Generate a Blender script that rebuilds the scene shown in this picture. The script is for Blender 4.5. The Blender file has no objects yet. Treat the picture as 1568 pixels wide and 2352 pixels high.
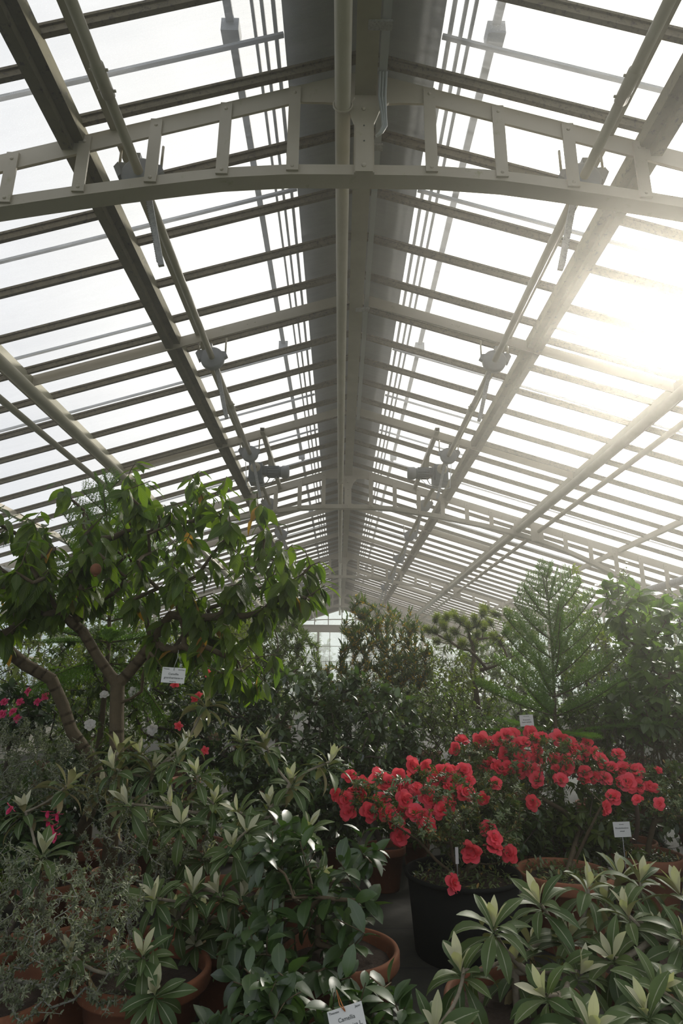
import bpy, math, random
import numpy as np
from mathutils import Vector, Matrix
PI = math.pi
scene = bpy.context.scene
col = scene.collection

# ---------------------------------------------------------------- camera
F_PX, PITCH, ROLL, YAW = 1400.0, .270113, .009938, .0007
CAM = np.array([-.1076, 0.0, 1.5])
_F = np.array([math.sin(YAW)*math.cos(PITCH), math.cos(YAW)*math.cos(PITCH), math.sin(PITCH)])
_R = np.array([math.cos(YAW), -math.sin(YAW), 0.0])
_U = np.cross(_R, _F)
_R, _U = math.cos(ROLL)*_R + math.sin(ROLL)*_U, -math.sin(ROLL)*_R + math.cos(ROLL)*_U
cd = bpy.data.cameras.new('camera')
cd.sensor_fit = 'VERTICAL'; cd.sensor_height = 36.0; cd.lens = F_PX/2352*36
cd.clip_start = .05; cd.clip_end = 300
cam = bpy.data.objects.new('camera', cd); col.objects.link(cam)
M3 = Matrix(((_R[0], _U[0], -_F[0]), (_R[1], _U[1], -_F[1]), (_R[2], _U[2], -_F[2])))
cam.matrix_world = Matrix.Translation(Vector(CAM)) @ M3.to_4x4()
scene.camera = cam

def at(px, py, Y):
    """world point on the vertical plane at distance Y seen at this pixel of the 1568x2352 photo"""
    d = _F*F_PX + _R*(px-784) - _U*(py-1176)
    return CAM + d*(Y/d[1])

# ---------------------------------------------------------------- world, sun, exposure
SUN_DIR = np.array([.4625, .7493, .4741])
world = bpy.data.worlds.new('sky'); scene.world = world; world.use_nodes = True
wn, wl = world.node_tree.nodes, world.node_tree.links
wn.clear()
tc = wn.new('ShaderNodeTexCoord')
dot = wn.new('ShaderNodeVectorMath'); dot.operation = 'DOT_PRODUCT'; dot.inputs[1].default_value = tuple(SUN_DIR)
wl.new(tc.outputs['Generated'], dot.inputs[0])
def wmath(op, a, b=None):
    n = wn.new('ShaderNodeMath'); n.operation = op
    for i, v in enumerate((a, b)):
        if v is None: continue
        if isinstance(v, (int, float)): n.inputs[i].default_value = v
        else: wl.new(v, n.inputs[i])
    return n.outputs[0]
d0 = wmath('MAXIMUM', dot.outputs['Value'], 0.0)
glow = wmath('ADD', wmath('MULTIPLY', wmath('POWER', d0, 5.0), 1.2), wmath('MULTIPLY', wmath('POWER', d0, 60.0), 14.0))
rmp = wn.new('ShaderNodeValToRGB')
rmp.color_ramp.elements[0].position = .30; rmp.color_ramp.elements[0].color = (.84, .88, 1.0, 1)
rmp.color_ramp.elements[1].position = .80; rmp.color_ramp.elements[1].color = (1.0, .98, .93, 1)
wl.new(dot.outputs['Value'], rmp.inputs[0])
nz = wn.new('ShaderNodeTexNoise'); nz.inputs['Scale'].default_value = 2.2; nz.inputs['Detail'].default_value = 4
wl.new(tc.outputs['Generated'], nz.inputs['Vector'])
cl = wmath('ADD', wmath('MULTIPLY', nz.outputs['Fac'], .5), .75)
sep = wn.new('ShaderNodeSeparateXYZ'); wl.new(tc.outputs['Generated'], sep.inputs[0])
hz = wn.new('ShaderNodeMapRange'); hz.inputs['From Min'].default_value = -.05; hz.inputs['From Max'].default_value = .05
hz.inputs['To Min'].default_value = .12; hz.inputs['To Max'].default_value = 1.0
wl.new(sep.outputs['Z'], hz.inputs['Value'])
SKY = .95
st = wmath('MULTIPLY', wmath('MULTIPLY', wmath('ADD', cl, glow), hz.outputs[0]), SKY)
bg = wn.new('ShaderNodeBackground'); wl.new(rmp.outputs[0], bg.inputs[0]); wl.new(st, bg.inputs[1])
wo = wn.new('ShaderNodeOutputWorld'); wl.new(bg.outputs[0], wo.inputs[0])

sd = bpy.data.lights.new('sun', 'SUN'); sd.energy = 5.0; sd.angle = math.radians(9); sd.color = (1.0, .93, .83)
sun = bpy.data.objects.new('sun', sd); col.objects.link(sun)
sun.rotation_euler = Vector(SUN_DIR).to_track_quat('Z', 'Y').to_euler()

scene.view_settings.view_transform = 'Standard'
scene.view_settings.look = 'None'
scene.view_settings.gamma = 1
scene.view_settings.use_curve_mapping = False
scene.view_settings.exposure = 0.0
scene.cycles.max_bounces = 8; scene.cycles.diffuse_bounces = 4; scene.cycles.transparent_max_bounces = 24

# ---------------------------------------------------------------- helpers
def link(name, me, parent=None):
    o = bpy.data.objects.new(name, me); col.objects.link(o)
    if parent is not None: o.parent = parent
    return o
def empty(name, loc=(0, 0, 0), rz=0, parent=None):
    o = link(name, None, parent); o.location = tuple(loc); o.rotation_euler = (0, 0, rz); o.empty_display_size = .1
    return o
def tag(o, label=None, cat=None, group=None, kind=None):
    if label: o['label'] = label
    if cat: o['category'] = cat
    if group: o['group'] = group
    if kind: o['kind'] = kind
    return o
def copy_tree(o, parent=None):
    c = o.copy(); col.objects.link(c); c.parent = parent
    for ch in o.children: copy_tree(ch, c)
    return c

class MB:
    """collects shapes and links them as ONE mesh object"""
    def __init__(s): s.v = []; s.f = []; s.n = 0; s.flat = []
    def add(s, v, f, smooth=True):
        v = np.asarray(v, float).reshape(-1, 3); b = s.n
        s.v.append(v); s.n += len(v)
        for q in f: s.f.append([int(i)+b for i in q]); s.flat.append(not smooth)
        return s
    def box(s, c, size, rot=None, bev=0):
        x, y, z = [k/2 for k in size]
        v = np.array([(a*x, b*y, d*z) for a in (-1, 1) for b in (-1, 1) for d in (-1, 1)])
        if rot is not None: v = v @ np.array(rot).T
        return s.add(v+np.array(c), [(0, 1, 3, 2), (4, 6, 7, 5), (0, 4, 5, 1), (2, 3, 7, 6), (0, 2, 6, 4), (1, 5, 7, 3)], False)
    def bar(s, a, b, w, h, up=(0, 0, 1)):
        """rectangular bar from a to b; h measured along up, w across"""
        a = np.array(a, float); b = np.array(b, float); d = b-a; L = np.linalg.norm(d); d /= L
        sd_ = np.cross(d, up); sd_ /= np.linalg.norm(sd_); u = np.cross(sd_, d)
        return s.box((a+b)/2, (L, w, h), np.array([d, sd_, u]).T)
    def prism(s, poly, y0, y1, axis='y'):
        """polygon in x,z extruded along y (or in y,z along x / x,y along z)"""
        n = len(poly)
        def P(p, k): return (p[0], k, p[1]) if axis == 'y' else ((k, p[0], p[1]) if axis == 'x' else (p[0], p[1], k))
        v = [P(p, y0) for p in poly]+[P(p, y1) for p in poly]
        f = [(i, (i+1) % n, n+(i+1) % n, n+i) for i in range(n)]+[tuple(range(n))[::-1], tuple(range(n, 2*n))]
        return s.add(v, f, False)
    def strip(s, top, bot, y0, y1):
        """a plate bounded by two polylines of (x,z) with equal counts, thick from y0 to y1"""
        n = len(top); v = []
        for yy in (y0, y1):
            v += [(x, yy, z) for x, z in top]+[(x, yy, z) for x, z in bot]
        f = []
        for i in range(n-1):
            f += [(i, i+1, n+i+1, n+i), (2*n+i, 3*n+i, 3*n+i+1, 2*n+i+1), (i, 2*n+i, 2*n+i+1, i+1), (n+i, n+i+1, 3*n+i+1, 3*n+i)]
        f += [(0, n, 3*n, 2*n), (n-1, 3*n-1, 4*n-1, 2*n-1)]
        return s.add(v, f, False)
    def tube(s, pts, r, n=10, caps=True):
        pts = np.array(pts, float); m = len(pts)
        r = np.full(m, r) if np.isscalar(r) else np.array(r, float)
        t = np.gradient(pts, axis=0); t /= np.linalg.norm(t, axis=1)[:, None]+1e-12
        ref = np.array([0, 0, 1.]) if abs(t[0][2]) < .9 else np.array([1., 0, 0])
        a = np.cross(t[0], ref); a /= np.linalg.norm(a); V = []
        for i in range(m):
            a = a-t[i]*(a@t[i]); a /= np.linalg.norm(a)+1e-12; b = np.cross(t[i], a)
            for k in range(n):
                th = 2*PI*k/n; V.append(pts[i]+r[i]*(math.cos(th)*a+math.sin(th)*b))
        f = [(i*n+k, i*n+(k+1) % n, (i+1)*n+(k+1) % n, (i+1)*n+k) for i in range(m-1) for k in range(n)]
        if caps: f += [tuple(range(n))[::-1], tuple(range((m-1)*n, m*n))]
        return s.add(V, f)
    def lathe(s, prof, c=(0, 0, 0), n=40, axis=None, jit=0):
        """profile of (r,z) turned about z (or about axis)"""
        V = []
        for r_, z in prof:
            for k in range(n):
                th = 2*PI*k/n; V.append((r_*math.cos(th), r_*math.sin(th), z))
        V = np.array(V); m = len(prof)
        if axis is not None: V = V @ np.array(Vector(axis).to_track_quat('Z', 'Y').to_matrix()).T
        f = [(i*n+k, i*n+(k+1) % n, (i+1)*n+(k+1) % n, (i+1)*n+k) for i in range(m-1) for k in range(n)]
        return s.add(V+np.array(c), f)
    def ball(s, c, r, n=10, sq=(1, 1, 1)):
        prof = [(max(1e-4, math.sin(PI*i/n)), -math.cos(PI*i/n)) for i in range(n+1)]
        V = []
        for a, z in prof:
            for k in range(n*2):
                th = PI*k/n; V.append((a*math.cos(th)*sq[0]*r, a*math.sin(th)*sq[1]*r, z*sq[2]*r))
        f = [(i*2*n+k, i*2*n+(k+1) % (2*n), (i+1)*2*n+(k+1) % (2*n), (i+1)*2*n+k) for i in range(n) for k in range(2*n)]
        return s.add(np.array(V)+np.array(c), f)
    def build(s, name, mat, parent=None, sharp=True):
        me = bpy.data.meshes.new(name)
        me.from_pydata(np.concatenate(s.v).tolist(), [], s.f)
        me.polygons.foreach_set('use_smooth', [not k for k in s.flat])
        me.materials.append(mat); me.update()
        return link(name, me, parent)

# ---------------------------------------------------------------- materials
def mk(name):
    m = bpy.data.materials.new(name); m.use_nodes = True; nt = m.node_tree; nt.nodes.clear()
    return m, nt.nodes, nt.links
def N(nodes, t, **kw):
    n = nodes.new(t)
    for k, v in kw.items():
        if k in n.inputs: n.inputs[k].default_value = v
        else: setattr(n, k, v)
    return n
def paint(name, c, c2=None, rough=.6, scale=6., amount=.5, metallic=0., bump=.0, c3=None, c3_at=.62, spec=.5):
    """painted or worn surface: two base colours mixed by noise, optional stains of a third"""
    m, n, l = mk(name)
    out = N(n, 'ShaderNodeOutputMaterial'); b = N(n, 'ShaderNodeBsdfPrincipled', Roughness=rough, Metallic=metallic)
    b.inputs['Specular IOR Level'].default_value = spec
    geo = N(n, 'ShaderNodeNewGeometry'); no = N(n, 'ShaderNodeTexNoise', Scale=scale, Detail=6.0, Roughness=.6)
    l.new(geo.outputs['Position'], no.inputs['Vector'])
    mr = N(n, 'ShaderNodeMapRange'); mr.inputs['From Min'].default_value = .5-amount/2; mr.inputs['From Max'].default_value = .5+amount/2
    l.new(no.outputs['Fac'], mr.inputs['Value'])
    mx = N(n, 'ShaderNodeMixRGB'); mx.inputs[1].default_value = (*c, 1); mx.inputs[2].default_value = (*(c2 or c), 1)
    l.new(mr.outputs[0], mx.inputs[0]); last = mx.outputs[0]
    if c3:
        n2 = N(n, 'ShaderNodeTexNoise', Scale=scale*3.1, Detail=8.0, Roughness=.7); l.new(geo.outputs['Position'], n2.inputs['Vector'])
        r2 = N(n, 'ShaderNodeMapRange'); r2.inputs['From Min'].default_value = c3_at-.06; r2.inputs['From Max'].default_value = c3_at+.06
        l.new(n2.outputs['Fac'], r2.inputs['Value'])
        m2 = N(n, 'ShaderNodeMixRGB'); m2.inputs[2].default_value = (*c3, 1)
        l.new(r2.outputs[0], m2.inputs[0]); l.new(last, m2.inputs[1]); last = m2.outputs[0]
    l.new(last, b.inputs['Base Color'])
    if bump:
        bp = N(n, 'ShaderNodeBump', Strength=bump, Distance=.01); l.new(no.outputs['Fac'], bp.inputs['Height']); l.new(bp.outputs[0], b.inputs['Normal'])
    l.new(b.outputs[0], out.inputs[0]); return m
def leaf(name, ca, cb, rough=.35, trans=.35, tcol=None, vein=None, back=None, old=None, old_at=.97, spec=.5, bump=0.0, vein_w=.045):
    """leaf blade: colour differs leaf by leaf (attribute var), midrib along u=.5, own underside colour, lets light through"""
    m, n, l = mk(name)
    out = N(n, 'ShaderNodeOutputMaterial'); b = N(n, 'ShaderNodeBsdfPrincipled', Roughness=rough)
    b.inputs['Specular IOR Level'].default_value = spec
    a = N(n, 'ShaderNodeAttribute', attribute_name='var')
    mx = N(n, 'ShaderNodeMixRGB'); mx.inputs[1].default_value = (*ca, 1); mx.inputs[2].default_value = (*cb, 1)
    l.new(a.outputs['Fac'], mx.inputs[0]); last = mx.outputs[0]
    if old:
        g = N(n, 'ShaderNodeMath', operation='GREATER_THAN'); g.inputs[1].default_value = old_at; l.new(a.outputs['Fac'], g.inputs[0])
        m2 = N(n, 'ShaderNodeMixRGB'); m2.inputs[2].default_value = (*old, 1); l.new(g.outputs[0], m2.inputs[0]); l.new(last, m2.inputs[1]); last = m2.outputs[0]
    tlast = last
    if vein or bump:
        uv = N(n, 'ShaderNodeUVMap'); sp = N(n, 'ShaderNodeSeparateXYZ'); l.new(uv.outputs[0], sp.inputs[0])
        s1 = N(n, 'ShaderNodeMath', operation='SUBTRACT'); s1.inputs[1].default_value = .5; l.new(sp.outputs[0], s1.inputs[0])
        ab = N(n, 'ShaderNodeMath', operation='ABSOLUTE'); l.new(s1.outputs[0], ab.inputs[0])
    if vein:
        lt = N(n, 'ShaderNodeMath', operation='LESS_THAN'); lt.inputs[1].default_value = vein_w; l.new(ab.outputs[0], lt.inputs[0])
        m3 = N(n, 'ShaderNodeMixRGB'); m3.inputs[2].default_value = (*vein, 1); l.new(lt.outputs[0], m3.inputs[0]); l.new(last, m3.inputs[1]); last = m3.outputs[0]
    if bump:
        w1 = N(n, 'ShaderNodeMath', operation='MULTIPLY'); w1.inputs[1].default_value = -.7; l.new(ab.outputs[0], w1.inputs[0])
        w2 = N(n, 'ShaderNodeMath', operation='ADD'); l.new(w1.outputs[0], w2.inputs[0]); l.new(sp.outputs[1], w2.inputs[1])
        w3 = N(n, 'ShaderNodeMath', operation='MULTIPLY'); w3.inputs[1].default_value = 52.; l.new(w2.outputs[0], w3.inputs[0])
        w4 = N(n, 'ShaderNodeMath', operation='SINE'); l.new(w3.outputs[0], w4.inputs[0])
        bp = N(n, 'ShaderNodeBump', Strength=bump, Distance=.004); l.new(w4.outputs[0], bp.inputs['Height']); l.new(bp.outputs[0], b.inputs['Normal'])
    if back:
        ge = N(n, 'ShaderNodeNewGeometry')
        m4 = N(n, 'ShaderNodeMixRGB'); m4.inputs[2].default_value = (*back, 1); l.new(ge.outputs['Backfacing'], m4.inputs[0]); l.new(last, m4.inputs[1]); last = m4.outputs[0]
    l.new(last, b.inputs['Base Color'])
    if trans > 0:
        t = N(n, 'ShaderNodeBsdfTranslucent')
        if tcol: t.inputs[0].default_value = (*tcol, 1)
        else:
            gm = N(n, 'ShaderNodeMixRGB', blend_type='MULTIPLY'); gm.inputs[0].default_value = 1; gm.inputs[2].default_value = (2.0, 2.3, .9, 1)
            l.new(tlast, gm.inputs[1]); l.new(gm.outputs[0], t.inputs[0])
        ms = N(n, 'ShaderNodeMixShader'); ms.inputs[0].default_value = trans
        l.new(b.outputs[0], ms.inputs[1]); l.new(t.outputs[0], ms.inputs[2]); l.new(ms.outputs[0], out.inputs[0])
    else: l.new(b.outputs[0], out.inputs[0])
    return m
def glass(name, tint=(.95, .955, .94), milk=.12, gloss=.05, streak=True):
    """wet, slightly dirty greenhouse pane: mostly see-through, some light scattered by film and droplets"""
    m, n, l = mk(name)
    out = N(n, 'ShaderNodeOutputMaterial')
    tr = N(n, 'ShaderNodeBsdfTransparent'); tr.inputs[0].default_value = (*tint, 1)
    tl = N(n, 'ShaderNodeBsdfTranslucent'); tl.inputs[0].default_value = (.9, .92, .92, 1)
    gl = N(n, 'ShaderNodeBsdfGlossy', Roughness=.12); gl.inputs[0].default_value = (1, 1, 1, 1)
    a1 = N(n, 'ShaderNodeMixShader'); a2 = N(n, 'ShaderNodeMixShader'); a2.inputs[0].default_value = gloss
    geo = N(n, 'ShaderNodeNewGeometry')
    mp = N(n, 'ShaderNodeMapping'); mp.inputs['Scale'].default_value = (1.2, 9., 1.2) if streak else (3, 3, 3)
    l.new(geo.outputs['Position'], mp.inputs[0])
    no = N(n, 'ShaderNodeTexNoise', Scale=2.5, Detail=8.0, Roughness=.75); l.new(mp.outputs[0], no.inputs['Vector'])
    vo = N(n, 'ShaderNodeTexVoronoi', Scale=120.); l.new(geo.outputs['Position'], vo.inputs['Vector'])
    ml = N(n, 'ShaderNodeMapRange'); ml.inputs['From Min'].default_value = .3; ml.inputs['From Max'].default_value = .75
    ml.inputs['To Min'].default_value = milk*.5; ml.inputs['To Max'].default_value = milk*1.9
    l.new(no.outputs['Fac'], ml.inputs['Value'])
    dr = N(n, 'ShaderNodeMath', operation='LESS_THAN'); dr.inputs[1].default_value = .16; l.new(vo.outputs['Distance'], dr.inputs[0])
    dm = N(n, 'ShaderNodeMath', operation='MULTIPLY_ADD'); dm.inputs[1].default_value = .25; l.new(dr.outputs[0], dm.inputs[0]); l.new(ml.outputs[0], dm.inputs[2])
    l.new(dm.outputs[0], a1.inputs[0]); l.new(tr.outputs[0], a1.inputs[1]); l.new(tl.outputs[0], a1.inputs[2])
    l.new(a1.outputs[0], a2.inputs[1]); l.new(gl.outputs[0], a2.inputs[2]); l.new(a2.outputs[0], out.inputs[0])
    return m

WHITE = paint('white_paint', (.50, .45, .36), (.40, .355, .265), .55, 3., .6, c3=(.34, .31, .18), c3_at=.66)
PIPE = paint('pipe_paint', (.42, .385, .29), (.32, .29, .19), .38, 5., .6)
CASTG = paint('grey_cast_iron', (.30, .31, .32), (.22, .23, .24), .55, 9., .6)
MOTOR = paint('motor_enamel', (.13, .155, .17), (.09, .11, .12), .45, 9., .5)
GALV = paint('galvanised_steel', (.42, .42, .41), (.26, .26, .25), .5, 40., .5, c3=(.10, .09, .08), c3_at=.6)
BARM = paint('mossy_glazing_bar', (.17, .145, .085), (.11, .09, .05), .8, 14., .5, c3=(.05, .04, .025), c3_at=.58)
PURL = paint('mossy_purlin', (.17, .155, .08), (.10, .09, .045), .85, 7., .6, c3=(.035, .03, .02), c3_at=.62)
RIDGE = paint('ridge_beam_paint', (.36, .34, .24), (.26, .24, .16), .7, 4., .6)
COND = paint('grey_plastic', (.40, .43, .44), (.36, .39, .40), .4, 3.)
GLASS = glass('roof_glass')
GLASSW = glass('wall_glass', (.86, .91, .89), .16, .06, False)
TERRA = paint('terracotta', (.26, .09, .035), (.15, .06, .025), .8, 11., .6, c3=(.42, .30, .20), c3_at=.68, bump=.15)
BLACKP = paint('black_plastic', (.005, .006, .005), (.008, .009, .007), .85, 8., spec=.15)
SOIL = paint('potting_soil', (.035, .022, .014), (.06, .04, .025), .95, 60., .5, bump=1.)
CARD = paint('label_card', (.62, .62, .56), (.58, .58, .52), .6, 5.)
INK = paint('label_ink', (.05, .06, .05), rough=.7)
WIREO = paint('orange_wire', (.45, .14, .03), rough=.5)
# ================================================================ THE GLASSHOUSE
Y0B, SB, NB = 3.0114, .5405, 63
def zup(x): return 5.40-.315*abs(x)
def zlo(x): return 5.36-.315*abs(x)
YF, XW = 33.9, 6.6

# floor: dark slabs with joints
fm, fn, fl = mk('slab_floor')
fo = N(fn, 'ShaderNodeOutputMaterial'); fb = N(fn, 'ShaderNodeBsdfPrincipled', Roughness=.75)
fg = N(fn, 'ShaderNodeNewGeometry')
fbr = N(fn, 'ShaderNodeTexBrick', Scale=1.0); fbr.inputs['Brick Width'].default_value = .9; fbr.inputs['Row Height'].default_value = .55
fbr.inputs['Mortar Size'].default_value = .012; fbr.inputs['Color1'].default_value = (.050, .048, .032, 1); fbr.inputs['Color2'].default_value = (.036, .036, .024, 1)
fbr.inputs['Mortar'].default_value = (.02, .02, .015, 1)
fno = N(fn, 'ShaderNodeTexNoise', Scale=9., Detail=8.0)
fl.new(fg.outputs['Position'], fbr.inputs['Vector']); fl.new(fg.outputs['Position'], fno.inputs['Vector'])
fmx = N(fn, 'ShaderNodeMixRGB', blend_type='MULTIPLY'); fmx.inputs[0].default_value = .7
fl.new(fbr.outputs['Color'], fmx.inputs[1]); fl.new(fno.outputs['Fac'], fmx.inputs[2]); fl.new(fmx.outputs[0], fb.inputs['Base Color'])
fbp = N(fn, 'ShaderNodeBump', Strength=.4, Distance=.01); fl.new(fno.outputs['Fac'], fbp.inputs['Height']); fl.new(fbp.outputs[0], fb.inputs['Normal'])
fl.new(fb.outputs[0], fo.inputs[0])
tag(MB().box((0, 15, -.1), (2*XW+.3, 38, .2)).build('floor', fm), kind='structure')
GRASS = paint('lawn', (.05, .085, .02), (.035, .06, .02), .95, 4.)
tag(MB().box((0, 15, -.28), (120, 130, .1)).build('ground', GRASS), kind='structure')

# roof slopes: glass, 63 bars each, purlins
for sg, nm in ((-1, 'window_1'), (1, 'window_2')):
    root = tag(empty(nm), kind='structure')
    g = MB(); y0, y1 = .2, YF
    for xa, xb, zf in ((.04, 1.86, zup), (1.80, XW+.1, zlo)):
        v = [(sg*xa, y0, zf(xa)+.03), (sg*xb, y0, zf(xb)+.03), (sg*xb, y1, zf(xb)+.03), (sg*xa, y1, zf(xa)+.03)]
        g.add(v, [(0, 1, 2, 3)], False)
    g.build('glass', GLASS, root)
    b = MB()
    for (xa, xb, zf, dy) in ((.04, 1.80, zup, 0), (1.80, XW, zlo, .15)):
        A = (sg*xa, dy, zf(xa)-.012); B = (sg*xb, dy, zf(xb)-.012)
        b.bar(A, B, .030, .066); b.bar((A[0], dy, A[2]+.022), (B[0], dy, B[2]+.022), .052, .018)
    first = None
    for k in range(NB):
        if first is None: o = first = b.build('glazing_bar', BARM, root)
        else: o = first.copy(); col.objects.link(o); o.parent = root
        o.location.y = Y0B+(k-5)*SB
    p = MB()
    p.box((sg*1.765, 17, 4.775), (.065, 33.8, .10)); p.box((sg*1.835, 17, 4.735), (.07, 33.8, .13))
    p.build('purlin', PURL, root)
    MB().bar((sg*1.56, .3, zup(1.56)-.07), (sg*1.56, YF, zup(1.56)-.07), .045, .03).build('sash_rail', PIPE, root)
    MB().box((sg*3.19, 17, zlo(3.19)-.05), (.10, 33.8, .08)).build('purlin', RIDGE, root)
    MB().box((sg*3.25, 17, zlo(3.19)-.12), (.02, 33.8, .06)).build('purlin_lip', WHITE, root)
    MB().box((sg*4.85, 17, zlo(4.85)-.05), (.07, 33.8, .08)).build('purlin', WHITE, root)
    MB().box((sg*(XW-.02), 17, zlo(XW)-.06), (.16, 33.8, .14)).build('eaves_beam', WHITE, root)

# ridge beam
rb = MB(); rb.box((.02, 17.05, 5.31), (.05, 33.7, .20)); rb.box((.022, 17.05, 5.14), (.135, 33.7, .018)); rb.box((.022, 17.05, 5.22), (.03, 33.7, .18))
tag(rb.build('trim_1', RIDGE), kind='structure')
# capping boards over the ridge, seen through wet glass, with rails at their edges
CAP = paint('weathered_capping', (.30, .31, .30), (.24, .25, .25), .7, 5.)
cp = MB()
for sg in (-1, 1):
    cp.bar((sg*.02, .3, 5.62), (sg*.52, .3, 5.50), .01, .01)
    a = np.array([[sg*.0, .3, 5.60], [sg*.50, .3, 5.46], [sg*.50, YF, 5.46], [sg*.0, YF, 5.60]])
    cp.add(np.concatenate([a, a+[0, 0, .03]]), [(0, 1, 2, 3), (4, 7, 6, 5), (0, 4, 5, 1), (1, 5, 6, 2), (2, 6, 7, 3), (3, 7, 4, 0)], False)
tag(cp.build('trim_2', CAP), kind='structure')
rl = MB()
for sg in (-1, 1):
    for dx, w in ((.55, .025), (.62, .022), (.68, .02), (.83, .05)):
        rl.box((sg*dx, 17, 5.46), (w, 33.6, .03))
    for k in range(9):
        y = 2.9+k*3.75
        rl.box((sg*.83, y, 5.43), (.11, .11, .10))
    for k in range(25): rl.bar((sg*.5, 2.9+k*1.25, 5.42), (sg*6.5, 2.9+k*1.25, 5.42-.315*6), .028, .02)
tag(rl.build('trim_3', CAP), kind='structure')

# roof trusses
def mir(poly, sg): return [(sg*x, z) for x, z in poly]
XS = [.43+.4325*i for i in range(14)]
LOW = [(0, 4.505), (.45, 4.503), (.9, 4.468), (1.41, 4.385), (1.8, 4.315), (2.2, 4.235), (2.7, 4.13), (3.14, 4.01), (3.6, 3.86), (3.9, 3.735), (4.3, 3.55), (4.63, 3.38), (5.2, 3.03), (5.83, 2.60), (6.35, 2.15)]
def zl(x): return float(np.interp(abs(x), [p[0] for p in LOW], [p[1] for p in LOW]))
def ztop(x): return 5.335-.315*abs(x)
def make_truss():
    root = empty('roof_truss')
    tc_ = MB(); bc = MB(); fl_ = MB()
    xs = [0, .12, .25, .41, .46]+list(np.linspace(.7, 6.35, 14))
    for sg in (-1, 1):
        top = []; bot = []
        for x in xs:
            top.append((sg*x, ztop(x)))
            d = .135
            if x < .41: d = .33-.195*min(1, (x/.41))**.6 if x > 0 else .33
            bot.append((sg*x, ztop(x)-d))
        tc_.strip(top, bot, -.008, .008)
        tc_.strip([(x, z) for x, z in top], [(x, z-.014) for x, z in top], .008, .075)
        xs2 = np.linspace(0, 6.35, 30)
        bc.strip([(sg*x, zl(x)+.075) for x in xs2], [(sg*x, zl(x)) for x in xs2], -.008, .008)
        bc.strip([(sg*x, zl(x)+.014) for x in xs2], [(sg*x, zl(x)) for x in xs2], .008, .105)
    tc_.build('top_chord', WHITE, root); bc.build('bottom_chord', WHITE, root)
    for sg in (-1, 1):
        for i, x in enumerate(XS):
            zt, zb = ztop(x)-.02, zl(x)+.02
            if zt-zb < .12: continue
            s = MB(); s.box((sg*x, -.016, (zt+zb)/2), (.074, .014, zt-zb))
            if i == 7:   # wide gusset where the pipes hang
                s.box((sg*(x-.06), -.015, (zt+zb)/2), (.22, .012, zt-zb))
            so = s.build('strut', WHITE, root)
            for z in (zt-.05, zb+.03): MB().ball((sg*x, -.024, z), .012, 4, (1, .6, 1)).build('rivet', WHITE, so)
    k = MB()
    k.prism([(-.05, 4.50), (.075, 4.50), (.075, 4.88), (.11, 4.98), (.17, 5.05), (-.14, 5.05), (-.085, 4.98), (-.05, 4.88)], -.030, -.012)
    k.box((.012, -.034, 4.68), (.108, .012, .36)); k.ball((.01, -.042, 4.545), .016, 4, (1, .6, 1)); k.ball((.01, -.036, 4.99), .014, 4, (1, .6, 1))
    ko = k.build('king_plate', WHITE, root)
    for z in (4.73, 4.85): MB().ball((.012, -.040, z), .006, 4).build('bolt_hole', INK, ko)
    for sg in (-1, 1):
        c_ = MB(); c_.box((sg*6.38, 0, 1.62), (.10, .10, 3.24)); c_.box((sg*6.38, 0, .02), (.22, .22, .04)); c_.build('column', WHITE, root)
    return root
YT = [3.07, 10.6, 18.3, 26.0]
WHERE = ['nearest to the viewer under the ridge', 'second one, just beyond the two grey motors', 'third one along the ridge', 'farthest one before the end gable']
t0 = make_truss()
for i, y in enumerate(YT):
    t = t0 if i == 0 else copy_tree(t0)
    t.location.y = y
    tag(t, 'arched white riveted roof truss, '+WHERE[i], 'truss', 'arched roof trusses')

# slim rafters between the trusses
r0 = None
RW = ['first', 'second', 'third', 'fourth', 'fifth', 'sixth', 'seventh', 'eighth']
for i, y in enumerate([5.43, 8.1, 13.05, 15.7, 20.8, 23.4, 28.6, 31.2]):
    if r0 is None:
        r0 = empty('rafter')
        for sg in (-1, 1):
            m = MB()
            a = (sg*.06, 0, 5.275); b_ = (sg*3.15, 0, 4.303)
            m.bar(a, b_, .014, .11); m.bar((a[0], .03, a[2]+.05), (b_[0], .03, b_[2]+.05), .06, .012)
            for q in (.31, .335): m.ball((sg*(.06+3.02*q), -.006, 5.275-.945*q), .009, 4, (1, .5, 1))
            m.build('arm', WHITE, r0)
        r = r0
    else: r = copy_tree(r0)
    r.location.y = y
    tag(r, 'slim flat white steel rafter under the roof glass, %s one from the front' % RW[i], 'rafter', 'slim rafters between the trusses')

# pipes along the house
def pipe(name, pts, r, mat, label, cat='pipe', group=None, n=14):
    m = MB(); m.tube(pts, r, n)
    return tag(m.build(name, mat), label, cat, group)
rp = empty('ridge_pipe'); tag(rp, 'thick cream painted pipe running just left of the ridge beam', 'pipe')
MB().tube([(-.123, .3, 5.0), (-.123, 33.7, 5.0)], .05, 20).build('pipe_run', PIPE, rp)
for y in YT:
    m = MB(); th = np.linspace(-.2, 1.15, 10)*PI
    m.tube([(-.123-.058*math.cos(a), y-.05, 5.0-.058*math.sin(a)) for a in th]+[(-.05, y-.05, 5.06)], .007, 6); m.build('hook', WHITE, rp)
cn = empty('cable_conduit'); tag(cn, 'grey plastic cable conduit running right of the ridge beam', 'conduit')
MB().bar((.125, .3, 5.16), (.125, 3.0, 5.16), .05, .045).bar((.125, 3.15, 5.16), (.125, 8.15, 5.16), .045, .04).build('trunking', COND, cn)
m = MB()
for d in (-.018, 0, .018): m.tube([(.125+d, 2.9, 5.13), (.125+d, 3.0, 5.05), (.135+d*.6, 3.02, 4.92), (.14+d*.6, 3.03, 4.85), (.12+d*.3, 3.05, 4.82), (.09, 3.06, 4.80)], .009, 6)
m.build('cable', COND, cn)
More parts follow.
